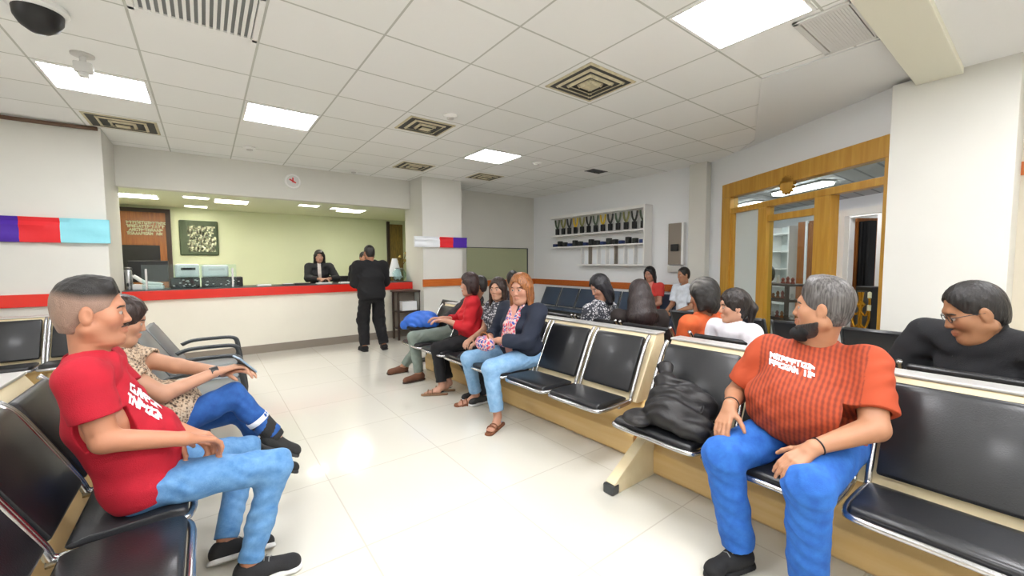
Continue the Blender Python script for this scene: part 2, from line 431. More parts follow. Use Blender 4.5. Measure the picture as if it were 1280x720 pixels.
def head_field(F, H, R, s=1., fem=False, fat=0., jaw=1., hc=None):
    T = lambda x, y, z: H+R@(V3(x*.90, y, z)*s)
    L = R[:, 1]
    e = lambda c, r, sm=.02, op='u': F.ell(T(*c), V3(r)*V3(.90, 1, 1)*s, R, sm*s, op)
    e((-.014, 0, .034), (.096, .073+.004*fat, .086)); e((.020, 0, -.030), (.066, .058+.012*fat, .080), .03)
    for y in (-1, 1):
        e((.052, .040*y, -.022), (.026, .024+.008*fat, .026), .03)
        F.cap(T(-.012, .056*y*(1+.12*fat), -.055), T(.058, .016*y, -.098), (.020+.010*fat)*s, .017*s, sm=.03*s)
    e((.064, 0, -.098), (.020*jaw, .022*jaw, .019*jaw), .02)
    if fat: e((.03, 0, -.105), (.05, .05, .03*fat+.01), .03)
    F.cap(T(.078, -.026, .026), T(.078, .026, .026), .0105*s, sm=.022*s)
    for y in (-1, 1): F.ell(T(.094, .032*y, .004), V3(.017, .019, .0125)*s, R, .012*s, 's')
    F.cap(T(.082, 0, .012), T(.1015, 0, -.031), .0062*s, .0100*s, sm=.012*s)
    for y in (-1, 1): e((.092, .0120*y, -.035), (.0100, .0080, .0078), .008)
    for y in (-1, 1):
        e((.070, .032*y, .0085), (.0155, .0185, .0088), .003); e((.070, .032*y, -.0118), (.0140, .0175, .0078), .004)
    F.cap(T(.081, -.021, -.0625), T(.0925, 0, -.0600), .0042*s, .0062*s, sm=.008*s); F.cap(T(.081, .021, -.0625), T(.0925, 0, -.0600), .0042*s, .0062*s, sm=.008*s)
    F.cap(T(.080, -.017, -.0715), T(.0905, 0, -.0725), .0050*s, .0072*s, sm=.008*s); F.cap(T(.080, .017, -.0715), T(.0905, 0, -.0725), .0050*s, .0072*s, sm=.008*s)
    F.cap(T(.083, -.022, -.0668), T(.100, 0, -.0662), .0014*s, .0016*s, sm=.002*s, op='s'); F.cap(T(.083, .022, -.0668), T(.100, 0, -.0662), .0014*s, .0016*s, sm=.002*s, op='s')
    for y in (-1, 1):
        F.ell(T(-.012, .078*y*(1+.06*fat), -.006), V3(.019, .0085, .032)*s, R, .008*s)
        F.ell(T(-.006, .088*y*(1+.06*fat), -.002), V3(.010, .0065, .020)*s, R, .004*s, 's')
HAIRM = {}
XS = .90   # front to back proportion of the head
def hairmat2(c1, c2):
    m = wood_mat('hair_'+c1+c2, c1, c2, .45, 'Z', 9.)
    return m
def hairmat(c):
    if c not in HAIRM: HAIRM[c] = mat('hair_'+c, c, .42, vary=.5, vscale=60, bump=.6, bscale=90, stretch=(1, 1, .25))
    return HAIRM[c]
def hair_obj(style, H, R, s, h, col, root, neck=None):
    F = Field(); T = lambda x, y, z: H+R@(V3(x*XS, y, z)*s)
    e = lambda c, r, sm=.02, op='u': F.ell(T(*c), V3(r)*V3(XS, 1, 1)*s, R, sm*s, op)
    cf = None
    nz = lambda amp, f: F.disp(lambda P: amp*np.sin((P-H)@R[:, 1]*f+2*np.sin((P-H)@R[:, 2]*60))*np.sin((P-H)@R[:, 0]*f*.5+1))
    if style in ('short', 'fade', 'crop', 'thick'):
        t = {'short': .010, 'fade': .005, 'crop': .007, 'thick': .016}[style]
        e((-.016, 0, .037), (.098+t, .0745+t*.6, .088+t))
        e((-.050, 0, -.020), (.055+t*.3, .060+t*.4, .075), .03)
        if style == 'fade': e((-.004, 0, .074), (.098, .070, .060), .015); F.cap(T(.05, -.04, .095), T(.05, .04, .095), .024*s, sm=.02*s)
        if style == 'thick': e((.02, 0, .095), (.08, .07, .045), .02)
        F.cut(R@V3(.80, 0, -.60), T(.0365, 0, 0)+R@V3(0, 0, .0)); F.cut(R@V3(-.1, 0, -1), T(0, 0, -.075))
        F.cut(R@V3(.93, 0, .3), T(.083, 0, .05))
        e((.078, 0, -.01), (.058, .07, .088), .006, 's')
        nz(.0012, 260)
    elif style == 'long' or style == 'bob' or style == 'pony':
        t = .016
        e((-.016, 0, .037), (.098+t, .076+t, .088+t*.9))
        if style == 'long':
            e((-.055, 0, -.06), (.070, .095, .15), .03)
            for y in (-1, 1): F.cap(T(.005, .075*y, .02), T(-.0, .090*y, -.17), .030*s, .024*s, sm=.03*s)
        elif style == 'bob':
            e((-.045, 0, -.04), (.075, .092, .10), .03)
            for y in (-1, 1): F.cap(T(.01, .075*y, .02), T(.01, .080*y, -.09), .028*s, .020*s, sm=.03*s)
        else:
            e((-.05, 0, -.02), (.06, .066, .08), .03)
            F.cap(T(-.10, 0, .05), T(-.14, 0, -.02), .030*s, .034*s, sm=.02*s); F.cap(T(-.14, 0, -.02), T(-.12, 0, -.14), .034*s, .014*s, sm=.02*s)
        e((.092, 0, -.028), (.072, .060, .098), .01, 's')
        if neck is not None: F.cap(T(.02, 0, -.09), T(.03, 0, -.30), .066*s, .09*s, sm=.01, op='s')
        nz(.0022, 170)
    elif style == 'hood':
        e((-.020, 0, .030), (.118, .098, .112)); e((-.05, 0, -.07), (.09, .11, .13), .04)
        F.cap(T(-.02, 0, -.09), T(-.04, 0, -.21), .10*s, .125*s, s=R[:, 1], k=1.2, sm=.05)
        e((.11, 0, -.02), (.055, .060, .095), .012, 's')
        F.disp(folds(R@V3(.3, 0, 1), 70, R@V3(1, .2, 0), 22, .002))
        return F.mesh('headscarf', h, col if not isinstance(col, str) else hairmat(col), root, org=ROOT[0])
    if style == 'fade':
        top = np.array(srgb('15110F')); side = np.array(srgb('94796A'))
        def cf(P):
            q = (P-H)@R/s; w = np.clip((q[:, 2]-.040-.25*np.maximum(0, -q[:, 0]-.02))/.030, 0, 1)[:, None]
            n = (np.sin(P[:, :1]*900)*np.sin(P[:, 1:2]*870)*np.sin(P[:, 2:3]*910))*.06
            return side*(1-w)*(1+n)+top*w
        return F.mesh('hair', h, M['hairattr'], root, org=ROOT[0], colfn=cf)
    if isinstance(col, tuple) and len(col) == 3:
        a = np.array(srgb(col[0])); b_ = np.array(srgb(col[1]))
        def cf(P):
            q = (P-H)@R/s; w = np.clip(1.25-np.linalg.norm((q-V3(.02, .03, .09))/V3(.09, .06, .07), axis=1), 0, 1)*(.6+.4*np.sin(q[:, 1]*260+3*np.sin(q[:, 0]*40)))
            return a*(1-w[:, None])+b_*w[:, None]
        return F.mesh('hair', h, M['hairattr'], root, org=ROOT[0], colfn=cf)
    if isinstance(col, tuple):
        return F.mesh('hair', h, hairmat2(*col), root, org=ROOT[0])
    if False:
        a, b_ = (col if isinstance(col, tuple) else (col, col)); a = np.array(srgb(a)); b_ = np.array(srgb(b_))
        def cf(P):
            q = (P-H)@R/s; w = np.clip(.5+.6*np.sin(q[:, 1]*420+5*np.sin(q[:, 2]*45))*np.sin(q[:, 0]*180+4*np.sin(q[:, 1]*60)), 0, 1)[:, None]
            return a*(1-w)+b_*w
        return F.mesh('hair', h, M['hairattr'], root, org=ROOT[0], colfn=cf)
    return F.mesh('hair', h, hairmat(col), root, org=ROOT[0])
M['hairattr'] = attr_mat('hair_two_tone', .5, .5, 300)
M['skin'] = attr_mat('skin', .48, .04, 220, .0)
M['clothattr'] = attr_mat('patterned_cloth', .8, .15, 300)
ROOT = [V3(0, 0, 0)]
def eye(T, R, s, y, root, iris='2A1A10'):
    bm = BM(); r = .0116*s; mats = [M['eyew'], M['iris'], M['black']]
    rings = []; N = 16
    angs = [0.0001, .22, .45, .52, .9, 1.3, 1.7, 2.2, 2.8, 3.14]
    for a in angs: rings.append([bm.verts.new((r*math.cos(a), r*math.sin(a)*math.cos(2*PI*k/N), r*math.sin(a)*math.sin(2*PI*k/N))) for k in range(N)])
    for i, (a, b) in enumerate(zip(rings, rings[1:])):
        for k in range(N):
            f = bm.faces.new((a[k], a[(k+1) % N], b[(k+1) % N], b[k])); f.material_index = 2 if i == 0 else (1 if i < 3 else 0); f.smooth = True
    p = T(.0742, .0315*y, -.0022)
    mt = Matrix([[*R[i], p[i]-ROOT[0][i]] for i in range(3)]+[[0, 0, 0, 1]])
    bmesh.ops.transform(bm, matrix=mt, verts=bm.verts[:])
    return obj('eye', bm, mats, root)
M['eyew'] = mat('eye_white', 'B2A69E', .2); M['iris'] = mat('iris_brown', '2E1A10', .2)
M['lens'] = glass_mat('lens_glass', 'E8F0F0')
CM = {}
def cmat(c, **k):
    if not isinstance(c, str): return c
    if c not in CM: CM[c] = mat('fabric_'+c, c, .85, vary=.10, vscale=14, bump=.25, bscale=260, **k)
    return CM[c]
def denim(name, base, light):
    m, nt, b = nt_new(name)
    tc = nt.nodes.new('ShaderNodeTexCoord')
    n = nt.nodes.new('ShaderNodeTexNoise'); n.inputs['Scale'].default_value = 16; n.inputs['Detail'].default_value = 10; n.inputs['Distortion'].default_value = .2; n.inputs['Roughness'].default_value = .7
    nt.links.new(tc.outputs['Object'], n.inputs['Vector'])
    r = nt.nodes.new('ShaderNodeValToRGB'); r.color_ramp.elements[0].position = .30; r.color_ramp.elements[1].position = .74
    r.color_ramp.elements[0].color = (*srgb(base), 1); r.color_ramp.elements[1].color = (*srgb(light), 1)
    nt.links.new(n.outputs['Fac'], r.inputs[0]); nt.links.new(r.outputs[0], b.inputs['Base Color'])
    b.inputs['Roughness'].default_value = .85
    n2 = nt.nodes.new('ShaderNodeTexNoise'); n2.inputs['Scale'].default_value = 320
    nt.links.new(tc.outputs['Object'], n2.inputs['Vector'])
    bp = nt.nodes.new('ShaderNodeBump'); bp.inputs['Strength'].default_value = .3; bp.inputs['Distance'].default_value = .003
    nt.links.new(n2.outputs['Fac'], bp.inputs['Height']); nt.links.new(bp.outputs[0], b.inputs['Normal'])
    return m
def patches(P, f, seed=0.):
    return np.sin(P[:, 0]*f+seed+2*np.sin(P[:, 1]*f*.7))*np.sin(P[:, 1]*f*1.1+2*np.sin(P[:, 2]*f*.8+seed))*np.sin(P[:, 2]*f*.9+1.7*np.sin(P[:, 0]*f*.6+seed))

def person(label, hip, chest, neck, headp, face, hyaw, hpitch=0., hroll=0., hip_l=.09, sw=.19, s=1., h=.009, group=None,
           handL=None, handR=None, footL=None, footR=None, fdirL=None, fdirR=None, poleL=None, poleR=None,
           kpoleL=None, kpoleR=None, palmL=None, palmR=None, hdirL=None, hdirR=None, curl=.5, skin='C68A66', lips='A85A4A',
           hair='short', haircol='15110F', shirt='C02030', shirtfn=None, sleeve=.5, pants='3060A0', shoe='1A1A1C', sole='C8C8C8',
           fat=0., fem=False, eyes=False, stub=None, legs=True, shirtoff=.014, foldamp=.0035, pleg=1., jacket=False, sandals=False,
           hs=1., upper=.285, fore=.255, thigh=.43, shin=.41, belly=None, shoes=True, open_neck=.0, brow='1A120E', armf=1., vneck=False, hemlow=0., shdrop=.055):
    hip = V3(hip); chest = V3(chest); neck = V3(neck); headp = V3(headp)
    rt = V3(hip[0], hip[1], 0); ROOT[0] = rt
    root = thing('person', label, 'person', tuple(rt), group=group)
    fwv = V3(math.cos(face), math.sin(face), 0); lf = V3(-math.sin(face), math.cos(face), 0)
    spine = nrm(neck-hip)
    R = headmat(hyaw, hpitch, hroll); hS = s*hs*1.0
    T = lambda x, y, z: headp+R@(V3(x*XS, y, z)*hS)
    bf = nrm(np.cross(lf, spine))   # torso forward
    shc = neck-spine*shdrop*s
    sh = {1: shc+lf*sw*s, -1: shc-lf*sw*s}
    arm = {}; up_, fo_ = upper*s, fore*s
    for sd, ht, pole in ((1, handL, poleL), (-1, handR, poleR)):
        if ht is None: ht = hip+fwv*.28*s+lf*.10*sd*s+V3(0, 0, .10*s)
        if pole is None: pole = -fwv*.5+lf*sd*.5-V3(0, 0, 1)
        arm[sd] = ik(sh[sd], ht, up_, fo_, pole)
    leg = {}
    hipj = {1: hip+lf*hip_l*s*(1+.3*fat), -1: hip-lf*hip_l*s*(1+.3*fat)}
    for sd, ft, pole in ((1, footL, kpoleL), (-1, footR, kpoleR)):
        if ft is None: ft = hip+fwv*.45*s+lf*.10*sd*s; ft[2] = .075
        if pole is None: pole = fwv+V3(0, 0, 1.)
        leg[sd] = ik(hipj[sd], ft, thigh*s, shin*s, pole)
    # --- skin
    F = Field(); fa = 1+.30*fat
    mid = hip*.55+chest*.45+bf*.01*s
    aR = s*(1+.22*fat)*armf
    F.cap(hip, chest, .095*s*fa, .100*s*fa, s=lf, k=1.35, sm=.04)
    F.cap(chest, shc-spine*.03, .095*s*fa, .075*s, s=lf, k=1.45, sm=.05)
    F.cap(sh[1]-lf*.03*s, sh[-1]+lf*.03*s, .050*s, sm=.05)
    nk = .050*s*(1+.25*fat)*(.86 if fem else 1)
    F.cap(neck-spine*.05*s, T(-.022, 0, -.05), nk*1.12, nk, sm=.03)
    head_field(F, headp, R, hS, fem, fat)
    hd = {}
    for sd, palm, hdir in ((1, palmL, hdirL), (-1, palmR, hdirR)):
        el, wr = arm[sd]
        F.cap(sh[sd], el, .050*aR, .040*aR, sm=.03); F.cap(el, wr, .041*aR, .026*s*(1+.12*fat), sm=.015)
        d = nrm(wr-el) if hdir is None else nrm(hdir)
        n = V3(0, 0, -1.)+fwv*.05 if palm is None else V3(palm)
        n = nrm(n-d*(n@d)); t = np.cross(d, n)*(-sd)   # thumb side
        F.cap(wr, wr+d*.03*s, .024*s, .022*s, s=t, k=1.25, sm=.015)
        hand(F, wr+d*.01*s, d, n, t, curl=curl, s=s)
    for sd, fdir in ((1, fdirL), (-1, fdirR)):
        kn, an = leg[sd]
        fd = fwv if fdir is None else nrm(fdir)
        if legs:
            F.cap(hipj[sd], kn, .078*s*fa, .052*s*fa, sm=.04); F.cap(kn, an, .050*s*fa, .034*s, sm=.02)
            shn = nrm(kn-an); fu = nrm(shn-fd*(shn@fd))
            F.cap(an, an-fu*.03+fd*.05*s, .032*s, .028*s, sm=.02)
            F.cap(an-fu*.045*s+fd*.03*s, an-fu*.055*s+fd*.15*s, .026*s, .018*s, s=np.cross(fd, fu), k=1.5, sm=.02)
            if sandals:
                for k_ in range(5):
                    o = (k_-2)*.016*s; sdv = np.cross(fd, fu)
                    F.cap(an-fu*.055*s+fd*.14*s+sdv*o, an-fu*.060*s+fd*(.185-.008*abs(k_-1))*s+sdv*o, .010*s, .008*s, sm=.003)
            hd[sd] = (fd, fu)
    sk = np.array(srgb(skin))*V3(.84, .86, .90); lp = np.array(srgb(lips)); bb = None if stub is None else np.array(srgb(stub))
    def skincol(P):
        q = (P-headp)@R/hS; q[:, 0] /= XS; c = np.tile(sk, (len(P), 1))
        c *= (1+.06*patches(P, 55))[:, None]
        ch = np.exp(-(((q[:, 0]-.07)/.03)**2+((np.abs(q[:, 1])-.04)/.022)**2+((q[:, 2]+.03)/.022)**2))[:, None]*.25
        c = c*(1-ch)+np.array(srgb('C06050'))*ch
        w = np.exp(-np.maximum(0, ((np.abs(q[:, 1]))/.023)**4+((q[:, 2]+.066)/.0105)**4))*(q[:, 0] > .07)
        c = c*(1-w[:, None]*.5)+lp*w[:, None]*.5
        if bb is not None:
            w = np.clip((-.030-q[:, 2])/.03, 0, 1)*np.clip((q[:, 2]+.135)/.03, 0, 1)*np.clip((q[:, 0]+.01)/.03, 0, 1)*.16
            w *= 1-np.exp(-(((q[:, 1])/.03)**4+((q[:, 2]+.066)/.012)**4))
            c = c*(1-w[:, None])+bb*w[:, None]
        return c
    body = F.mesh('body', h, M['skin'], root, org=rt, colfn=skincol)
    hh = min(h, .006) if h < .010 else h
    # --- hair, eyes, brows
    if hair: hair_obj(hair, headp, R, hS, hh if hair not in ('long', 'bob') else h, haircol, root, neck)
    if eyes:
        for y in (-1, 1): eye(T, R, hS, y, root)
        for y in (-1, 1):
            bm = BM(); tube(bm, [T(*p)-rt for p in ((.0885, .012*y, .019), (.0885, .026*y, .0235), (.080, .043*y, .0215), (.071, .052*y, .016))], [.0028*hS, .0040*hS, .0034*hS, .0015*hS], 8)
            obj('eyebrow', bm, hairmat(brow), root, smooth='all')
    # --- shirt
    G = Field(); o = shirtoff
    G.cap(hip+spine*.05*s, chest, (.100*fa)*s+o, (.100*fa)*s+o, s=lf, k=1.35, sm=.05)
    if hemlow: G.cap(hip+lf*.07*s+bf*.01, hip-lf*.07*s+bf*.01, hemlow*s, sm=.05); G.cut(-spine, hip-spine*.065, .01)
    if belly: G.ell(V3(belly[0]), belly[1], np.stack([bf, lf, spine], 1), .06)
    elif fat: G.ell(hip*.6+chest*.4+bf*.06*s*fat, (.13*fa*s, .19*fa*s, .15*s), np.stack([bf, lf, spine], 1), .06)
    G.cap(chest, shc-spine*.03, (.097*fa)*s+o, .076*s+o, s=lf, k=1.45, sm=.05)
    if fem: 
        for y in (1, -1): G.ell(chest+bf*.085*s+lf*.075*y*s+spine*.0, V3(.055, .062, .058)*s*fa, np.stack([bf, lf, spine], 1), .035)
    G.cap(sh[1]-lf*.03*s, sh[-1]+lf*.03*s, .050*s+o, sm=.05)
    G.cap(shc, neck+spine*.005, .075*s, .062*s, s=lf, k=1.25, sm=.04)
    for sd in (1, -1):
        el, wr = arm[sd]
        if sleeve <= 1:
            e2 = sh[sd]+(el-sh[sd])*sleeve
            G.cap(sh[sd], e2+(e2-sh[sd])*.05, .056*aR+o, (.054-.008*sleeve)*aR+o+.004, sm=.035)
        else:
            w2 = el+(wr-el)*(sleeve-1)
            G.cap(sh[sd], el, .054*aR+o, .043*aR+o, sm=.035); G.cap(el, w2, .043*aR+o, .030*aR+o, sm=.02)
            e2 = w2
    G.disp(folds(spine+bf*.4+lf*.3, 55, lf+bf*.3, 17, foldamp, 1.)); G.disp(folds(spine-lf*.6, 90, bf+lf*.5, 25, foldamp*.5, 2.))
    for sd in (1, -1):       # hollow the sleeve ends round the arm
        el, wr = arm[sd]
        a_, b_ = (sh[sd], el) if sleeve <= 1 else (el, wr)
        f_ = sleeve if sleeve <= 1 else sleeve-1
        dv = nrm(b_-a_); e2 = a_+(b_-a_)*f_
        ra = (.050-.010*f_)*aR if sleeve <= 1 else .041*aR-(.041*aR-.026*s)*f_
        # cut only near that sleeve
        def fn(P, e2=e2, dv=dv, rr=.082*aR+o):
            q = P-e2; ax = q@dv; rad = np.sqrt(np.maximum((q*q).sum(1)-ax*ax, 0))
            return np.maximum(np.maximum(-ax, rad-rr), ax-.12)
        G.it.append(('s', fn, e2-.16, e2+.16, .003))
        G.cap(e2-dv*.035, e2+dv*.03, ra+.006, ra+.006, sm=.003, op='s')
    G.cap(neck+spine*(.0-open_neck*.4), T(-.01, 0, -.04), nk*1.12+.010+open_neck*.3, nk+.016+open_neck, sm=.006, op='s')
    if vneck: G.cap(neck+bf*.09*s-spine*.0, neck+bf*.15*s-spine*.12*s, .030*s, .004, sm=.004, op='s')
    if jacket:
        G.cap(neck+bf*.11*s-spine*.02*s, chest+bf*.16*s, .040*s, .006, s=bf, k=1.2, sm=.004, op='s')
    shobj = G.mesh('jacket' if jacket else 'shirt', hh, M['clothattr'] if shirtfn else cmat(shirt), root, org=rt,
                   colfn=(lambda P: shirtfn(P, dict(hip=hip, chest=chest, lf=lf, bf=bf, spine=spine, neck=neck))) if shirtfn else None)
    # --- trousers and shoes
    if legs:
        K = Field()
        K.cap(hip+lf*.05*s, hip-lf*.05*s, .105*s*fa, sm=.05); K.cap(hip, hip+spine*.05*s, .104*s*fa, .102*s*fa, s=lf, k=1.35, sm=.04)
        for sd in (1, -1):
            kn, an = leg[sd]; dv = nrm(an-kn)
            K.cap(hipj[sd], kn, .088*s*fa, .064*s*fa*pleg, sm=.03); K.cap(kn, an, .061*s*fa*pleg, .046*s*pleg*(1+.5*fat), sm=.03)
        K.disp(folds(leg[1][1]-leg[1][0]+fwv*.4, 60, lf, 19, .0042)); K.disp(folds(lf*.6+V3(0, 0, 1.)+fwv*.5, 120, fwv, 34, .0022, 1.3))
        for sd in (1, -1):
            kn, an = leg[sd]; dv = nrm(an-kn); hem = an-dv*.015*s if not sandals else an-dv*.05*s
            def fn(P, e2=hem, dv=dv):
                q = P-e2; ax = q@dv; rad = np.sqrt(np.maximum((q*q).sum(1)-ax*ax, 0))
                return np.maximum(np.maximum(-ax, rad-.13), ax-.10)
            K.it.append(('s', fn, hem-.15, hem+.15, .003)); K.cap(hem-dv*.02, hem+dv*.03, .038*s, sm=.003, op='s')
        K.mesh('trousers', hh, cmat(pants), root, org=rt)
        for sd in (1, -1):
            kn, an = leg[sd]; fd, fu = hd[sd]; sdv = np.cross(fd, fu)
            bot = an-fu*.078*s
            if not shoes: continue
            if sandals:
                Sx = Field(); Sx.cap(bot-fd*.03*s, bot+fd*.185*s, .036*s, .038*s, s=sdv, k=1.05, sm=.01); Sx.cut(fu, bot+fu*.012); Sx.cut(-fu, bot-fu*.012)
                so = Sx.mesh('sandal', min(h, .006), cmat(shoe), root, org=rt)
                bm = BM()
                for yy in (.10, .145):
                    tube(bm, smoothpath([bot+fd*yy*s+sdv*.045*s-rt, bot+fd*yy*s+sdv*.030*s+fu*.040-rt, bot+fd*yy*s+fu*.052-rt, bot+fd*yy*s-sdv*.030*s+fu*.040-rt, bot+fd*yy*s-sdv*.045*s-rt], 4), .006, 6)
                obj('strap', bm, cmat(shoe), so, smooth='all'); continue
            Sx = Field()
            Sx.cap(bot+fu*.042*s-fd*.022*s, bot+fu*.036*s+fd*.16*s, .042*s, .030*s, s=sdv, k=1.12, sm=.02)
            Sx.cap(an-fu*.02*s-fd*.004, an-fu*.05*s+fd*.05*s, .043*s, .038*s, sm=.03)
            Sx.cap(bot+fu*.028*s+fd*.15*s, bot+fu*.026*s+fd*.175*s, .028*s, .024*s, s=sdv, k=1.4, sm=.02)
            Sx.cap(an-fu*.01, an+fu*.06, .038*s, .036*s, sm=.006, op='s')
            Sx.cut(-fu, bot+fu*.016)
            so = Sx.mesh('shoe', min(h, .006), cmat(shoe), root, org=rt)
            Sy = Field(); Sy.cap(bot-fd*.024*s, bot+fd*.165*s, .046*s, .040*s, s=sdv, k=1.08, sm=.02); Sy.cut(fu, bot+fu*.019); Sy.cut(-fu, bot-fu*.002)
            Sy.mesh('sole', min(h, .006), cmat(sole), so, org=rt)
            if h < .006:
                bm = BM()
                for kx in range(5):
                    p = bot+fd*(.055+.018*kx)*s+fu*(.088-.0085*kx)*s
                    tube(bm, [p+sdv*.022-fu*.008-rt, p-rt, p-sdv*.022-fu*.008+fd*.008-rt], .0024, 6)
                obj('lace', bm, M['lace'], so, smooth='all')
    return dict(root=root, arm=arm, leg=leg, T=T, R=R, rt=rt, hS=hS, body=body, shirt=shobj, bf=bf, lf=lf, spine=spine, chest=chest, sh=sh, neck=neck, fw=fwv)
M['lace'] = mat('shoelace_grey', '8A8A88', .8)
# ================================================================== the room
CZ = 3.07
XR = 6.7; YB = 7.95
struct('floor', B(-3.6, 10.5, -3.6, 10.2, -.1, 0), M['floor'])
struct('ceiling', B(-3.5, XR+.1, .77, YB+.05, CZ, CZ+.1), M['tileceil'])
struct('ceiling_plaster', B(-3.5, 6.0, -3.5, .51, 3.02, 3.12), M['plaster'])
struct('trim_1', B(-3.5, 5.0, .50, .78, 2.97, 3.12, .004), M['beamc'])
# smooth plaster area by the glazed partition
struct('trim_2', prism(BM(), [(4.0, .78), (5.25, .78), (6.72, 2.9), (6.72, 3.2), (5.9, 2.45), (4.0, 1.62)], CZ-.012, CZ+.02, axis='z'), M['plaster'])
struct('wall_left', B(-3.6, -3.5, -3.6, 8, 0, 3.12), M['wall'])
struct('wall_behind', B(-3.6, 6.0, -3.6, -3.5, 0, 3.12), M['wall'])
struct('wall_pier', B(-3.5, -.93, 6.88, 7.9, 0, CZ), M['wall'])
struct('wall_back', B(4.10, XR+.1, YB, YB+.12, 0, CZ+.1), M['wall'])
struct('wall_column', B(3.28, 4.12, 7.13, 7.95, 0, CZ), M['wall'])
struct('wall_header', B(-.95, 3.30, 7.70, 7.84, 2.52, CZ+.02), M['wall'])
struct('wall_right', B(XR, XR+.12, 3.45, YB+.1, 0, CZ+.1), M['wallw'])
struct('wall_pilaster', B(XR-.16, XR+.02, 3.42, 3.72, 0, CZ, .01), M['wall'])
struct('wall_near_column', B(5.0, 5.9, .20, .93, 0, 3.02), M['wall'])
struct('wall_near', B(5.9, 6.02, -3.6, .30, 0, 3.12), M['wallr'])
struct('trim_3', B(5.87, 5.91, -3.5, .27, 2.21, 2.33, .004), M['orail'])
# rails
struct('trim_4', B(-3.5, -.93, 6.85, 6.885, .98, 1.12, .004), M['red'])
struct('trim_5', B(3.26, 4.14, 7.10, 7.135, 1.00, 1.14, .004), M['orail'])
struct('trim_6', B(4.12, XR, YB-.03, YB+.01, .90, 1.04, .004), M['orail'])
struct('trim_7', B(XR-.03, XR+.01, 3.72, YB-.03, .91, 1.04, .004), M['orail'])
struct('baseboard_back', B(4.12, XR, YB-.02, YB+.01, 0, .1), M['kick'])
struct('baseboard_right', B(XR-.02, XR+.01, 3.72, YB-.02, 0, .1), M['kick'])
struct('baseboard_pier', B(-3.5, -.93, 6.86, 6.89, 0, .1), M['kick'])
# olive panel on the back wall
pn = thing('wall_panel', 'olive green panel on the back wall above the orange rail', 'panel', (5.58, YB-.012, 1.42))
obj('board', B(-.87, .87, -.012, .01, -.37, .37, .003), M['olive'], pn)
bm = BM(); box(bm, .87, .90, -.018, .01, -.37, .37); box(bm, -.87, .90, -.018, .01, .37, .385); obj('edging', bm, M['darkmetal'], pn)
# ---- office behind the counter
struct('wall_office_back', B(-1.6, 4.3, 10.0, 10.1, 0, 2.7), M['green'])
struct('wall_office_left', B(-1.6, -1.5, 7.9, 10.05, 0, 2.7), M['green'])
struct('wall_office_right', B(4.12, 4.25, 8.05, 10.05, 0, 2.7), M['green'])
struct('ceiling_office', B(-1.6, 4.3, 7.84, 10.1, 2.52, 2.6), mat('office_ceiling', 'E6E9D0', .8))
# ---- light panels in ceiling cells
def cellx(i): return 1.086+.71*i
def celly(j): return 1.62+.653*j
def light_panel(cx, cy, z, w, d, label, m=M['light'], group='recessed ceiling light panels', back=False):
    t = thing('ceiling_light', label, 'light', (cx, cy, z), 0, group)
    bm = BM()
    for a in ((-w/2, w/2, -d/2, -d/2+.02), (-w/2, w/2, d/2-.02, d/2), (-w/2, -w/2+.02, -d/2+.02, d/2-.02), (w/2-.02, w/2, -d/2+.02, d/2-.02)): box(bm, *a, -.008, .004)
    obj('frame', bm, M['white'], t)
    obj('diffuser', B(-w/2+.02, w/2-.02, -d/2+.02, d/2-.02, -.005, .002), m, t)
    return t
LP = [(-3, 5, 'bright panel light above the counter left, nearest the wall pier'), (-1, 5, 'bright panel light over the middle of the counter'),
      (3, 5, 'small far bright panel light in front of the column'), (2, -1, 'largest bright panel light beside the plaster beam')]
for i, j, lb in LP: light_panel(cellx(i)+.355, celly(j)+.3265, CZ-.002, .68, .625, lb)
for i, j in ((-2, -1), (-5, 2), (0, -1)): light_panel(cellx(i)+.355, celly(j)+.3265, CZ-.002, .68, .625, 'unseen ceiling panel light added to brighten the hall, above and behind the seats', group='added ceiling lights out of view')  # extra panels outside the frame, added for illumination
for x in (-1.5, 1.2, 3.8):
    for y in (-2.4, -.6): light_panel(x, y, 3.018, .9, .65, 'unseen ceiling panel light added to brighten the hall, above and behind the seats', group='added ceiling lights out of view')  # unseen panels added behind the camera to light the hall
for (px, py, lb) in ((172, 244, 'office ceiling light nearest the brown door'), (245, 247, 'front one of two office lights over the green sign'), (245, 258, 'rear one of two office lights over the green sign'),
                 (386, 257, 'office ceiling light above the seated clerk'), (425, 261, 'office ceiling light right of the clerk')):
    p = atz(px, py, 2.515)
    light_panel(p[0], min(p[1], 9.7), 2.517, .36, .26, lb, M['lightin'], 'office ceiling lights')
for (x, y) in ((2.4, 8.6), (.4, 8.5), (-.8, 8.6)): light_panel(x, y, 2.517, .5, .5, 'office ceiling light close behind the header', M['lightin'], 'office ceiling lights close behind the header')
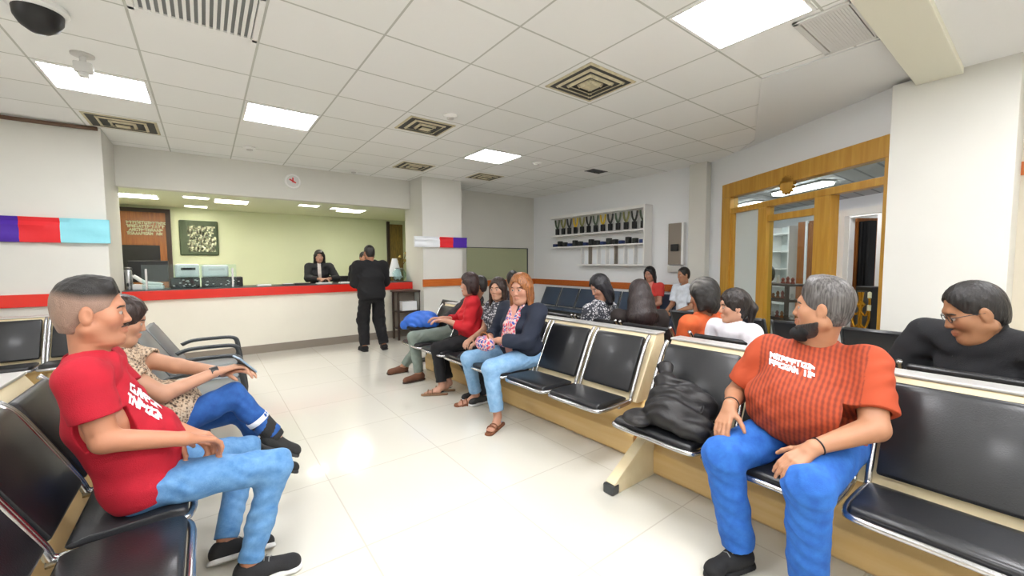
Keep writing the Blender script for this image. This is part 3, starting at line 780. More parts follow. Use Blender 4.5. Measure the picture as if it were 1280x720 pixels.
# ---- air diffusers
def diffuser(cx, cy, z, w, d, label, rings=4, lou=False, mats=('vent', 'ventd'), group='air vents in the ceiling', stain=None):
    t = thing('air_vent', label, 'vent', (cx, cy, z), 0, group)
    obj('duct', B(-w/2+.01, w/2-.01, -d/2+.01, d/2-.01, -.004, .001), M[mats[1]], t)
    if lou:
        bm = BM(); n = 16
        for a in ((-w/2, w/2, -d/2, -d/2+.035), (-w/2, w/2, d/2-.035, d/2), (-w/2, -w/2+.035, -d/2, d/2), (w/2-.035, w/2, -d/2, d/2)): box(bm, *a, -.016, 0, .003)
        obj('frame', bm, M[mats[0]], t)
        bm = BM()
        for k in range(n):
            y = -d/2+.05+(d-.1)*k/(n-1)
            if lou == 'y': 
                x = -w/2+.05+(w-.1)*k/(n-1); box(bm, x-.012, x+.007, -d/2+.035, d/2-.035, -.014, -.004)
            else: box(bm, -w/2+.035, w/2-.035, y-.009, y+.006, -.014, -.004)
        obj('louvre', bm, M[mats[0]], t)
    else:
        for k in range(rings):
            f = 1-k/(rings+.2); a, b_ = w/2*f, d/2*f; tw = .026
            bm = BM()
            zt = -.008-.007*k
            for s_ in (-1, 1):
                prism(bm, [(s_*b_, 0), (s_*b_, zt*.4), (s_*(b_-tw), zt), (s_*(b_-tw), zt+.006)], -a, a, axis='x')
                prism(bm, [(s_*a, 0), (s_*a, zt*.4), (s_*(a-tw), zt), (s_*(a-tw), zt+.006)], -b_, b_, axis='y')
            obj('frame' if k == 0 else 'cone_ring', bm, M[mats[0]], t)
        if True: obj('core', B(-w*.10, w*.10, -d*.10, d*.10, -.034, -.028), M[mats[0]], t)
    return t
diffuser(cellx(2)+.355, celly(1)+.3265, CZ-.001, .60, .56, 'large square dark-ringed air vent in the middle of the ceiling', mats=('vents', 'ventd'))
diffuser(cellx(1)+.355, celly(4)+.3265, CZ-.001, .56, .50, 'stained square vent with a smoke detector beside it', mats=('vents', 'ventd'), rings=3)
diffuser(cellx(-3)+.355, celly(7)+.3265, CZ-.001, .62, .55, 'stained square vent next to the left wall pier', mats=('vents', 'ventd'), rings=3)
diffuser(cellx(2)+.355, celly(7)+.3265, CZ-.001, .56, .50, 'small far vent left of the column top', mats=('vents', 'ventd'), rings=3)
diffuser(cellx(4)+.355, celly(7)+.3265, CZ-.001, .56, .50, 'small far vent right of the column top', mats=('vents', 'ventd'), rings=3)
diffuser(5.63, 4.96, CZ-.001, .38, .22, 'tiny dark vent near the display wall', mats=('darkmetal', 'ventd'), rings=2)
diffuser(3.60, .97, CZ-.001, .68, .34, 'pale slatted vent beside the cream beam', lou=True, mats=('vent', 'kick'))
diffuser(cellx(-2)+.355, 3.25, CZ-.001, .69, .62, 'wide white louvred air grille at the top edge of the photo', lou='y', mats=('white', 'greymetal'))
# ---- ceiling fittings
def lth(name, label, cat, loc, prof, m, n=24, group=None, parts=()):
    t = thing(name, label, cat, loc, 0, group)
    obj('housing', lathe(BM(), prof, n), m, t, smooth=True)
    for (pn_, pr, mm) in parts: obj(pn_, lathe(BM(), pr, n), mm, t, smooth=True)
    return t
lth('dome_camera', 'black dome camera at the top left corner of the ceiling', 'camera', tuple(atz(47, 6, CZ)), [(.13, 0), (.14, -.03), (.12, -.045)], M['white'],
    parts=[('dome', [(.115, -.04), (.11, -.09), (.085, -.135), (.045, -.165), (.005, -.175)], M['black'])])
t = thing('projector_sensor', 'small white sensor hanging beside the left ceiling light', 'sensor', tuple(atz(103, 68, CZ)))
obj('mount', lathe(BM(), [(.07, 0), (.07, -.012), (.05, -.02)], 20), M['alu'], t, smooth=True)
obj('neck', lathe(BM(), [(.02, -.015), (.02, -.06)], 12), M['vent'], t, smooth=True)
obj('head', box(box(BM(), -.055, .055, -.03, .03, -.14, -.06, .012), -.03, .03, -.035, .03, -.17, -.14, .006), M['vent'], t, smooth=True)
for (px, py, lb) in ((563, 144, 'smoke detector with a brass ring beside the stained vent'), (442, 213, 'round smoke detector near the header above the clerk'),
                     (671, 203, 'round smoke detector right of the far panel light'), (312, 184, 'round detector on the ceiling near the header, left')):
    p = atz(px, py, CZ)
    lth('smoke_detector', lb, 'detector', tuple(p), [(.075, 0), (.078, -.012), (.06, -.03)], M['white'], group='detectors on the ceiling', parts=[('sensor_cap', [(.04, -.03), (.035, -.045), (.01, -.05)], M['alu'])])
t = thing('wall_clock', 'small round white device with red marks on the counter header', 'clock', (1.22, 7.70, 2.82))
mt = Matrix.Rotation(PI/2, 4, 'X')
obj('case', lathe(BM(), [(.12, 0), (.125, .02), (.11, .035)], 28, mtx=mt), M['white'], t, smooth=True)
obj('dial', lathe(BM(), [(.095, .034), (.095, .038)], 28, mtx=mt), M['vent'], t)
bm = BM(); box(bm, -.06, .05, -.043, -.038, -.01, .012, mtx=Matrix.Rotation(.5, 4, 'Y')); box(bm, -.01, .01, -.043, -.038, -.02, .06); obj('marks', bm, M['redc'], t)
# wires running along the ceiling edge over the pier
tag(obj('ceiling_cable', tube(BM(), smoothpath([(-3.4, 6.80, 3.03), (-2.4, 6.84, 3.045), (-1.6, 6.82, 3.03), (-.95, 6.84, 3.045)], 5), .022, 8), mat('cable_rust', '6A5040', .7), smooth='all'), 'dark cable running along the ceiling edge above the left pier', 'cable')
# ---- counter
t = thing('reception_counter', 'long cream reception counter with a bright red edge', 'counter', (1.17, 7.7, 0))
obj('front_panel', B(-2.10, 2.11, 0.0, .10, .10, .94), M['lam'], t)
obj('worktop', B(-2.10, 2.11, -.06, .62, .94, 1.075, .006), M['red'], t)
obj('desk_surface', B(-2.10, 2.11, -.055, .62, 1.075, 1.085), M['darkmetal'], t)
obj('kickboard', B(-2.10, 2.11, -.02, .02, 0, .13), M['kick'], t)
# ---- fabric banners
def banner(name, label, x0, x1, y, z0, z1, segs, loc):
    t = thing(name, label, 'banner', loc)
    for (a, b_, m, pn_) in segs:
        bm = BM(); n = max(2, int(abs(b_-a)*24)); rows = 6; vv = []
        for i in range(n+1):
            row = []
            for j in range(rows+1):
                z = z0+(z1-z0)*j/rows; x = a+(b_-a)*i/n
                yy = y-.045-.010*math.sin(j*2.3+x*2)-.006*math.sin(x*15+j)-(.01 if j in (2, 4) else 0)
                row.append(bm.verts.new((x, yy, z)))
            vv.append(row)
        for i in range(n):
            for j in range(rows): bm.faces.new((vv[i][j], vv[i+1][j], vv[i+1][j+1], vv[i][j+1]))
        r = bmesh.ops.extrude_face_region(bm, geom=bm.faces[:]); 
        for v in [g for g in r['geom'] if isinstance(g, bmesh.types.BMVert)]: v.co.y = y
        obj(pn_, bm, m, t, smooth=True)
    return t
X0 = -1.31
banner('fabric_banner', 'purple, red and pale blue pleated banner across the left pier', -3.4, -.9, 0, -.14, .14,
       [(-3.0+1.31, -1.62+1.31, M['purple'], 'purple_cloth'), (-1.62+1.31, -1.31+1.31, M['redc'], 'red_cloth'), (-1.31+1.31, -.905+1.31, M['cyanc'], 'pale_blue_cloth')], (X0, 6.878, 1.845))
banner('fabric_banner', 'white, red and purple banner wrapped round the far column', 0, 0, 0, -.10, .10,
       [(3.10-3.65, 3.61-3.65, M['whitec'], 'white_cloth'), (3.61-3.65, 3.90-3.65, M['redc'], 'red_cloth'), (3.90-3.65, 4.21-3.65, M['purple'], 'purple_cloth')], (3.65, 7.13, 1.85))
# ---- office door, far door, sign
t = thing('door_1', 'brown wooden door with pale lettering behind the counter', 'door', (-.90, 9.98, 0)); del t['category']; del t['label']; t['kind'] = 'structure'
obj('door_leaf', B(-.40, .34, -.03, 0, 0, 2.40), M['brown'], t)
bm = BM(); box(bm, -.47, -.40, -.06, .02, 0, 2.47); box(bm, .34, .41, -.06, .02, 0, 2.47); box(bm, -.40, .34, -.06, .02, 2.40, 2.47); obj('door_frame', bm, M['dark'], t)
obj('door_lettering', glyphs(BM(), -.20, .32, 1.98, 2.24, 4, .95, random.Random(4), y=-.034, lw=.015), M['signt'], t)
obj('door_glass', B(-.36, .24, -.036, -.03, 1.15, 1.80), M['black'], t)
t = thing('door_2', '', '', (3.86, 9.98, 0)); del t['category']; del t['label']; t['kind'] = 'structure'
obj('door_leaf', B(-.17, .17, -.03, 0, 0, 2.42), wood_mat('speckled_brown_door', '6B5A2E', '9A7C3C', .5, 'Z', 6), t)
obj('door_frame', B(-.23, -.17, -.05, .02, 0, 2.48), M['dark'], t)
t = thing('wall_sign', 'dark green sign with pale lettering on the office wall', 'sign', (-.075, 9.99, 1.96))
obj('sign_board', B(-.30, .30, -.03, 0, -.34, .33, .02), M['signg'], t)
obj('sign_lettering', glyphs(BM(), -.18, .23, -.27, .23, 5, .98, random.Random(11), y=-.034, lw=.030), M['signt'], t)
# ---- things on the counter
CT = 1.085
def on(px, y): return atz(px, 350, CT)*0+aty(px, 350, y)
def cx(px, y): return float(aty(px, 355, y)[0])
t = thing('glass_screen', 'clear glass screen standing along the left of the counter', 'screen', (cx(240, 7.72), 7.74, CT))
w = cx(298, 7.74)-cx(180, 7.74)
obj('pane', B(-w/2, w/2, -.004, .004, .0, .36), M['gtrans'], t)
[obj('clamp', B(x-.012, x+.012, -.02, .02, 0, .30), M['chrome'], t) for x in (-w/2+.05, w/2-.05)]
def kit_box(name, label, cat, px0, px1, y, z0, z1, m, dep=.25, group=None, face=None, bev=.012):
    x0, x1 = cx(px0, y), cx(px1, y); t = thing(name, label, cat, ((x0+x1)/2, y, z0), 0, group); w = (x1-x0)/2
    obj('casing', B(-w, w, -dep/2, dep/2, 0, z1-z0, bev), m, t)
    return t, w
for (a, b_, lb, mm, zz) in ((220, 250, 'white boxy printer with a dark slot above the black trays, left', 'white', .21), (253, 286, 'white rounded printer right of the slotted one', 'white', .19)):
    t, w = kit_box('printer', lb, 'printer', a, b_, 8.12, CT+.16, CT+.16+zz, M[mm], .3, 'white machines on the counter', bev=.03)
    obj('slot' if a == 220 else 'vent_panel', B(-w*.5, w*.7, -.157, -.149, zz*.55, zz*.72), M['black' if a == 220 else 'vent'], t)
for (a, b_, lb) in ((214, 250, 'black paper tray under the slotted white printer'), (252, 303, 'black equipment box with small lights right of the tray')):
    t, w = kit_box('equipment_box', lb, 'equipment', a, b_, 8.12, CT, CT+.155, M['black'], .34, 'black equipment on the counter')
    rnd = random.Random(a); bm = BM()
    for k in range(16):
        x = (rnd.random()*2-1)*w*.85; z = .02+rnd.random()*.11; box(bm, x-.012, x+.012, -.176, -.168, z-.006, z+.006)
    obj('indicator', bm, M['alu'], t)
    obj('tray_lip', B(-w*.8, w*.8, -.20, -.17, .01, .02), M['darkmetal'], t)
for (a, b_, h_, lb) in ((137, 151, .36, 'tall steel coffee urn at the far left of the counter'), (155, 167, .33, 'slimmer steel flask beside the coffee urn')):
    x = (cx(a, 7.95)+cx(b_, 7.95))/2; r = (cx(b_, 7.95)-cx(a, 7.95))/2
    t = thing('steel_urn', lb, 'urn', (x, 7.95, CT), 0, 'steel flasks on the counter')
    obj('vessel', lathe(BM(), [(r*.9, 0), (r, .02), (r, h_*.8), (r*.85, h_*.9)], 20), M['chrome'], t, smooth=True)
    obj('lid', lathe(BM(), [(r*.95, h_*.88), (r*.9, h_*.95), (r*.3, h_)], 20), M['black'], t, smooth=True)
    obj('spout', tube(BM(), smoothpath([(0, -r, .08), (0, -r-.05, .09), (0, -r-.06, .05)], 4), .012, 8), M['black'], t, smooth='all')
x = cx(186, 8.0)
t = thing('card_terminal', 'white sloped telephone handset unit on the counter beside the flasks', 'telephone', (x, 8.0, CT))
obj('base', prism(BM(), [(-.17, 0), (.17, 0), (.17, .05), (-.17, .08)], -.1, .1, bev=.01), M['white'], t)
obj('handset', tube(BM(), smoothpath([(-.16, -.05, .20), (-.12, -.05, .17), (-.03, -.05, .10), (.12, -.05, .075), (.15, -.05, .06)], 4), .026, 10), M['white'], t, smooth='all')
x = cx(190, 8.15)
t = thing('monitor', 'dark computer monitor seen against the brown door', 'monitor', (x, 8.18, CT))
obj('screen', B(-.26, .20, -.02, .02, .10, .42, .01), M['black'], t); obj('stand', B(-.04, .02, -.03, .03, 0, .12), M['darkmetal'], t); obj('foot', B(-.12, .10, -.09, .09, 0, .015, .004), M['darkmetal'], t)
for k, (px, w_, lb, mm) in enumerate(((378, .13, 'dark keyboard lying in front of the clerk on the left', 'black'), (405, .12, 'pale folder under the clerk\'s hands', 'vent'), (360, .08, 'small dark stamp pad left of the keyboard', 'darkmetal'), (432, .10, 'sheaf of white papers right of the clerk', 'white'), (330, .10, 'white papers on the counter beside the equipment box', 'white'))):
    x = cx(px, 7.85)
    t = thing('desk_item', lb, ['keyboard', 'folder', 'stamp pad', 'papers', 'papers'][k], (x, 7.86, CT)); t.name = ['keyboard', 'document_folder', 'stamp_pad', 'paper_sheaf', 'paper_sheaf'][k]
    obj('base', B(-w_, w_, -.08, .08, 0, .022, .004), M[mm], t)
    if k == 0:
        bm = BM()
        for i in range(10):
            for j in range(3): box(bm, -w_+.012+i*.0236, -w_+.030+i*.0236, -.06+j*.04, -.03+j*.04, .022, .029)
        obj('keys', bm, M['darkmetal'], t)
    else: obj('top_sheet', B(-w_*.9, w_*.8, -.07, .07, .022, .026, mtx=Matrix.Rotation(.08, 4, 'Z')), M['whitec'], t)
x = cx(449, 8.5)
t = thing('office_chair', 'black office chair back behind the standing visitor', 'chair', (cx(432, 9.2), 9.35, 0))
obj('backrest', B(-.22, .22, -.04, .04, .75, 1.18, .03), M['black'], t, smooth=True); obj('seat', B(-.24, .24, -.5, -.02, .45, .54, .03), M['black'], t, smooth=True)
obj('stem', lathe(BM(), [(.03, 0.06), (.03, .46)], 12, (0, -.25, 0)), M['darkmetal'], t)
bm = BM(); [tube(bm, [(0, -.25, .08), (.28*math.cos(a), -.25+.28*math.sin(a), .03)], .018, 6) for a in [2*PI*k/5 for k in range(5)]]; obj('foot_star', bm, M['darkmetal'], t)
# round glass bowl, lamp and dark stand near the column
x = cx(499, 7.9)
t = thing('glass_bowl', 'round glass bowl on the counter beside the column', 'bowl', (x, 7.92, CT))
obj('bowl', lathe(BM(), [(.06, 0), (.11, .03), (.15, .10), (.15, .17), (.11, .24), (.08, .26), (.07, .26), (.10, .235), (.14, .17), (.14, .10), (.10, .04), (.01, .02)], 28), M['gtrans'], t, smooth=True)
obj('rim', lathe(BM(), [(.085, .255), (.085, .268), (.068, .268), (.068, .255)], 28), M['chrome'], t, smooth=True)
bm = BM(); [sphere(bm, (random.uniform(-.07, .07), random.uniform(-.07, .07), random.uniform(.05, .12)), .025, 8, 6) for k in range(14)]; obj('sweets', bm, M['vent'], t, smooth='all')
t = thing('table_lamp', 'small white cone lamp at the right end of the counter', 'lamp', (3.05, 7.98, CT))
obj('base', lathe(BM(), [(.06, 0), (.06, .015), (.012, .02), (.012, .12)], 20), M['chrome'], t, smooth=True)
obj('lamp_shade', lathe(BM(), [(.14, .10), (.05, .46), (.045, .46), (.135, .10)], 24), M['whitec'], t, smooth=True)
t = thing('flower_stem', 'tall dry stems leaning out of the glass bowl', 'flowers', (x+.02, 8.14, CT))
bm = BM(); [tube(bm, smoothpath([(0, 0, 0), (dx*.4, 0, .2), (dx, -.02, h_)], 4), .008, 6) for dx, h_ in ((.10, .48), (.20, .40), (.04, .38), (.22, .55))]; obj('stem', bm, mat('stem', '7A5A2A', .7), t)
bm = BM(); [sphere(bm, (dx, -.02, h_), .03, 8, 6) for dx, h_ in ((.10, .50), (.20, .42), (.04, .40), (.22, .57))]; obj('flower', bm, mat('flower', 'B8A050', .7), t, smooth='all')
obj('pot', lathe(BM(), [(.04, 0), (.05, .05), (.045, .1)], 16), M['brown'], t, smooth=True)
t = thing('display_stand', 'dark framed stand with a white paper tray in front of the counter end', 'stand', (cx(508, 7.45), 7.45, 0))
bm = BM(); [box(bm, sx*.22-.018, sx*.22+.018, sy-.018, sy+.018, 0, .90) for sx in (-1, 1) for sy in (-.13, .13)]; obj('frame', bm, M['dark'], t)
obj('top', B(-.26, .26, -.17, .17, .90, .93, .005), M['dark'], t); obj('back_board', B(-.22, .22, .12, .135, .20, .90), M['kick'], t)
obj('shelf', B(-.22, .22, -.13, .13, .52, .54), M['dark'], t)
obj('paper_tray', B(-.14, .16, -.12, .08, .545, .72, .01), M['whitec'], t); obj('lower_shelf', B(-.22, .22, -.13, .13, .20, .22), M['dark'], t)
# ---- display cabinet on the right wall
t = thing('display_cabinet', 'white stepped display cabinet full of small hanging pieces on the right wall', 'cabinet', (XR, 5.8, 1.38))
bm = BM(); ya, yb, ym = 4.55-5.8, 7.08-5.8, 6.25-5.8
box(bm, -.03, 0, ya, yb, .42, 1.13); box(bm, -.03, 0, ya, ym, 0, .42); obj('back_panel', bm, M['white'], t)
bm = BM(); box(bm, -.24, 0, ya, yb, 1.07, 1.13); obj('top_panel', bm, M['white'], t)
bm = BM(); box(bm, -.24, 0, ya-.03, ya, 0, 1.13); obj('side_panel', bm, M['white'], t)
for (a, b_, z) in ((ya, yb, .40), (ya, yb, .66), (ya, ym, 0)): obj('shelf', B(-.22, 0, a, b_, z, z+.025), M['white'], t)
for k in range(8):
    y = ya+.06+(ym-ya-.1)*k/7; obj('divider', B(-.12, -.03, y-.012, y+.012, .03, .40), M['kick' if k % 3 == 0 else 'white'], t)
vc = [mat('strap_green', '4E5E48', .6), mat('strap_dark', '2C302E', .6), mat('strap_olive', '8A8A50', .6), mat('strap_yellow', 'E0C030', .6)]
for k in range(13):
    y = ya+.10+(yb-ya-.2)*k/12+5.8; c = vc[3] if k in (5, 9) else vc[k % 3]
    lb = ('yellow' if k in (5, 9) else ['grey-green', 'black', 'olive'][k % 3])+' looped strap hanging in the top row of the white display cabinet'
    t = thing('hanging_strap', lb, 'strap', (XR-.10, y, 2.43), 0, 'looped straps hanging in the display cabinet')
    bm = BM(); tube(bm, smoothpath([(0, -.065, 0), (0, -.045, -.12), (0, 0, -.19), (0, .045, -.12), (0, .065, 0)], 5), .020, 6); obj('loop', bm, c, t, smooth='all')
    obj('clasp', B(-.025, .025, -.045, .045, -.34, -.20, .008), M['black'], t)
for k in range(16):
    y = ya+.08+(yb-ya-.16)*k/15+5.8
    t = tag(obj('small_case', B(-.05, .05, -.045, .045, 0, .07+.03*(k % 3), .012), vc[1] if k % 3 else mat('case_blue', '2A3C70', .5), loc=(XR-.14, y, 1.8065)), 'small dark case on the middle shelf of the display cabinet' if k % 3 else 'small navy case on the middle shelf of the display cabinet', 'case', 'small cases in the display cabinet')
for k in range(7):
    y = ya+.13+(ym-ya-.1)*k/7+5.8
    t = thing('brochure', 'white brochure standing in the lower bay of the display cabinet', 'brochure', (XR-.09, y, 1.41), 0, 'brochures in the display cabinet')
    obj('cover', B(-.02, .02, -.055, .055, 0, .30, .004), M['whitec'], t)
t = thing('notice_box', 'narrow taupe framed notice box right of the display cabinet', 'notice box', (XR, 4.02, 1.72))
obj('case', B(-.06, 0, -.13, .13, -.32, .41, .005), M['kick'], t); obj('frame', B(-.075, 0, -.17, -.13, -.32, .41), M['white'], t)
obj('handle', B(-.10, -.06, -.08, .06, -.08, .04, .01), M['black'], t)
obj('pocket', B(-.08, 0, -.12, .12, -.45, -.34), M['alu'], t)
# ================================================================== glazed partition and the room beyond
A2 = Vector((5.15, .93)); B2 = Vector((6.70, 3.45)); DL = (B2-A2).length; du = (B2-A2)/DL
dm = Matrix(((du.x, du.y, 0, A2.x), (du.y, -du.x, 0, A2.y), (0, 0, 1, 0), (0, 0, 0, 1)))  # local x along wall, local y away from the hall
ang = math.atan2(du.y, du.x)
def W(bm): bmesh.ops.transform(bm, matrix=dm, verts=bm.verts[:]); bmesh.ops.recalc_face_normals(bm, faces=bm.faces[:]); return bm
struct('wall_partition', W(box(box(BM(), -.2, DL+.06, 0, .10, 2.63, CZ+.05), 2.57, DL+.06, 0, .1, 0, 2.63)), M['wallw'])
t = thing('window_1', '', '', (5.15, .93, 0)); del t['label']; del t['category']; t['kind'] = 'structure'
def wp(name, bm, m):
    W(bm); bmesh.ops.translate(bm, verts=bm.verts[:], vec=(-5.15, -.93, 0)); return obj(name, bm, m, t)
wp('header_beam', box(BM(), -.02, 2.57, -.03, .10, 2.42, 2.63, .006), M['gold'])
wp('jamb', box(BM(), -.06, .05, -.03, .10, 0, 2.42, .006), M['gold']); wp('jamb', box(BM(), 2.36, 2.57, -.03, .10, 0, 2.42, .006), M['gold'])
wp('transom_rail', box(BM(), .05, 2.36, -.02, .09, 2.17, 2.25, .004), M['gold'])
wp('mullion', box(BM(), 1.60, 1.76, -.02, .09, 0, 2.17, .004), M['gold']); wp('mullion', box(BM(), .63, .84, -.02, .09, 0, 2.17, .004), M['gold'])
wp('side_rail', box(box(BM(), 1.76, 2.36, 0, .07, 0, .25), 2.30, 2.36, 0, .07, .25, 2.17), M['gold'])
wp('door_top_rail', box(box(BM(), .84, 1.60, .0, .06, 1.98, 2.06), .84, 1.60, .0, .06, 0, .25), M['gold'])
wp('frosted_pane', box(BM(), 1.76, 2.30, .03, .04, .25, 2.17), M['frost'])
wp('door_pane', box(BM(), .84, 1.60, .03, .036, .25, 1.98), M['glass']); wp('door_light', box(BM(), .84, 1.60, .03, .036, 2.06, 2.17), M['glass'])
wp('transom_pane', box(BM(), .05, 2.36, .03, .036, 2.25, 2.42), M['glass'])
wp('white_bar', box(box(BM(), .05, .63, .10, .15, 1.93, 2.0), .56, .63, .09, .15, 0, 1.93), M['white'])
t = thing('wall_emblem', 'round gilded emblem fixed on the golden door header', 'emblem', tuple(dm @ Vector((1.26, -.03, 2.40))), ang)
mt = Matrix.Rotation(PI/2, 4, 'X')
obj('disc', lathe(BM(), [(.105, 0), (.105, .018), (.09, .03), (.088, .022), (.01, .03)], 32, mtx=mt), M['gold'], t, smooth=True)
bm = BM(); [sphere(bm, (.108*math.cos(a), -.02, .108*math.sin(a)), .022, 8, 6) for a in [2*PI*k/14 for k in range(14)]]; obj('border', bm, mat('antique_gold', '9A6E22', .35, .6), t, smooth='all')
# annex
def Wst(name, bm, m): return struct(name, W(bm), m)
def axz(px, py, y):
    d = ray(px, py); n = V3(du.y, -du.x, 0); k = (n@V3(A2.x, A2.y, 0)+y)/(n@d); P = EYEP+d*k
    return float((P[0]-A2.x)*du.x+(P[1]-A2.y)*du.y), float(P[2])
Wst('wall_annex_back', box(BM(), -.3, 8.1, 4.2, 4.3, 0, 2.85), M['wallw'])
Wst('wall_annex_left', box(BM(), 8.0, 8.1, -.0, 4.2, 0, 2.85), M['wallw'])
Wst('wall_annex_front', box(BM(), 3.1, 8.1, .05, .15, 0, 2.85), M['wallw'])
Wst('wall_annex_right', box(BM(), -.2, -.12, .9, 4.2, 0, 2.85), M['wallw'])
Wst('ceiling_annex', box(BM(), -.12, 8.1, .10, 4.3, 2.80, 2.86), grid_mat('annex_ceiling', 'B9B9BA', 'AFB0B2', '808284', 3., .30, .02, (0, 0), .7))
def Wt(name, label, cat, x, y, z=0, group=None): return thing(name, label, cat, tuple(dm @ Vector((x, y, z))), ang, group)
# thing frame: +x along the partition, +y towards the hall
tubem = mat('lit_tube', 'FFFFFF', .5, emit=('FDFDFF', 11.))
for x, y, lb in ((1.5, .9, 'lit fluorescent fitting nearest the partition glass'), (3.4, 2.0, 'long lit fluorescent fitting farther inside the room past the partition'), (5.6, 2.4, 'lit fluorescent fitting deepest inside the room past the partition')):
    t = Wt('fluorescent_light', lb, 'light', x, y, 2.765, 'fluorescent fittings beyond the partition')
    obj('body', B(-.6, .6, -.13, .13, 0, .02), M['white'], t); obj('tube', B(-.58, .58, -.11, .11, -.05, 0, .02), tubem, t)
def abox(name, label, cat, px0, px1, pyt, y, dep, m, extra=None, group=None):
    x1, z1 = axz(px0, pyt, y); x0, _ = axz(px1, pyt, y); w = abs(x1-x0)/2
    t = Wt(name, label, cat, (x0+x1)/2, y+dep/2, 0, group)
    return t, w, z1, dep
t, w, z1, d = abox('shelf_unit', 'white shelving with pale shelves beyond the glass door', 'shelf', 961, 986, 285, 3.3, .35, None)
for s_ in (-1, 1): obj('side_panel', B(s_*w-.02, s_*w+.02, -d/2, d/2, 0, z1), M['white'], t)
for k in range(6): obj('shelf', B(-w, w, -d/2, d/2, z1*k/5.5+.02, z1*k/5.5+.05), M['white'], t)
obj('back_panel', B(-w, w, -d/2, -d/2+.02, 0, z1), M['frost'], t)
for (a, b_, pt, y, lb) in ((998, 1023, 278, 3.2, 'tall brown double cabinet beyond the glass door'), (1061, 1073, 274, 2.2, 'narrow brown cabinet beyond the open side of the partition')):
    t, w, z1, d = abox('tall_cabinet', lb, 'cabinet', a, b_, pt, y, .4, None); obj('carcass', B(-w, w, -d/2, d/2, 0, z1), M['brown'], t)
    for s_ in (-1, 1): obj('door', B(s_*w/2-w/2+.02, s_*w/2+w/2-.02, d/2, d/2+.02, .05, z1-.05), M['brown'], t)
    obj('stile', B(-.03, .03, d/2, d/2+.035, 0, z1), M['whitec'], t)
t, w, z1, d = abox('hanging_screen', 'black ribbed panel beside the narrow brown cabinet past the partition', 'panel', 1075, 1088, 277, 2.2, .1, None)
obj('panel', prism(BM(), [(-w+2*w*k/12, .05+.03*math.sin(k*1.6)) for k in range(13)]+[(w, -.06), (-w, -.06)], 0, z1, axis='z'), M['black'], t)
t, w, z1, d = abox('white_frame', 'white glazed door frame standing in the room beyond the partition', 'frame', 1040, 1104, 268, 1.4, .08, None)
bm = BM(); box(bm, -w, -w+.07, -.04, .04, 0, z1); box(bm, w-.09, w, -.04, .04, 0, z1); box(bm, -w, w, -.04, .04, z1-.08, z1); box(bm, .22*w, .22*w+.05, -.04, .04, 0, z1); obj('frame', bm, M['white'], t)
obj('glazing_bar', B(.22*w, w, -.02, .02, z1*.72, z1*.72+.06), M['white'], t); obj('pane', B(.22*w+.05, w-.09, -.01, 0, z1*.40, z1*.72), M['olive'], t)
x, z = axz(972, 375, .55)
t = Wt('trinket_rack', 'dark tiered rack of trinkets just inside the glass door', 'rack', x, .55)
bm = BM(); [box(bm, sx-.02, sx+.02, sy-.02, sy+.02, 0, 1.13) for sx in (-.33, .33) for sy in (-.13, .13)]; obj('post', bm, M['dark'], t)
for z in (.3, .6, .88, 1.1): obj('shelf', B(-.35, .35, -.15, .15, z, z+.03), M['dark'], t)
rnd = random.Random(3)
tm = [M['brown'], M['alu'], M['black'], mat('trinket_rose', '8A4A40', .5)]
for z in (.63, .91, 1.13):
    for i in range(7):
        if z > 1 and i > 3: continue
        t = Wt('trinket', 'tiny figurine on the dark rack inside the glass door', 'trinket', x-.27+.09*i, .55, z+.002, 'trinkets on the dark rack')
        h_ = .06+rnd.random()*.06
        obj('figurine', lathe(BM(), [(.028, 0), (.03, .01), (.016, h_*.4), (.024, h_*.7), (.008, h_)], 12), tm[rnd.randrange(4)], t, smooth=True)
t = Wt('dark_wreath', 'black wreath ornament on top of the trinket rack', 'wreath', x+.20, .55, 1.132)
obj('wreath', tube(BM(), [(.09*math.cos(a), 0, .13+.10*math.sin(a)) for a in [2*PI*k/16 for k in range(17)]], .032, 8), M['black'], t, smooth='all')
x, z = axz(1075, 395, .45)
t = Wt('candelabrum', 'gilded branching candelabrum right of the glass door', 'candelabrum', x, .45, 0)
G_ = mat('polished_gold', 'C9962E', .25, .9)
obj('stem', lathe(BM(), [(.14, 0), (.12, .03), (.03, .06), (.02, .5), (.04, .55), (.02, .6), (.02, .92), (.05, .96), (.02, 1.0), (.03, 1.10)], 20), G_, t, smooth=True)
for s_ in (-1, 1):
    for j in (0, 1):
        b_ = obj('branch', tube(BM(), smoothpath([(0, 0, .75+.14*j), (s_*.06, 0, .70+.14*j), (s_*.10, 0, .80+.14*j), (s_*.10, 0, .90+.14*j)], 5), .012, 8), G_, t, smooth='all')
        obj('candle', lathe(BM(), [(.018, 0), (.018, .06), (.002, .07)], 10, (s_*.10, 0, .90+.14*j)), M['signt'], b_)
x, z = axz(1090, 380, .75)
t = Wt('black_case', 'black speaker case behind the candelabrum', 'speaker', x, .75, 0); obj('case', B(-.10, .10, -.12, .12, 0, 1.15, .01), M['black'], t); obj('grille', B(-.08, .08, .12, .128, .5, 1.1), M['darkmetal'], t)

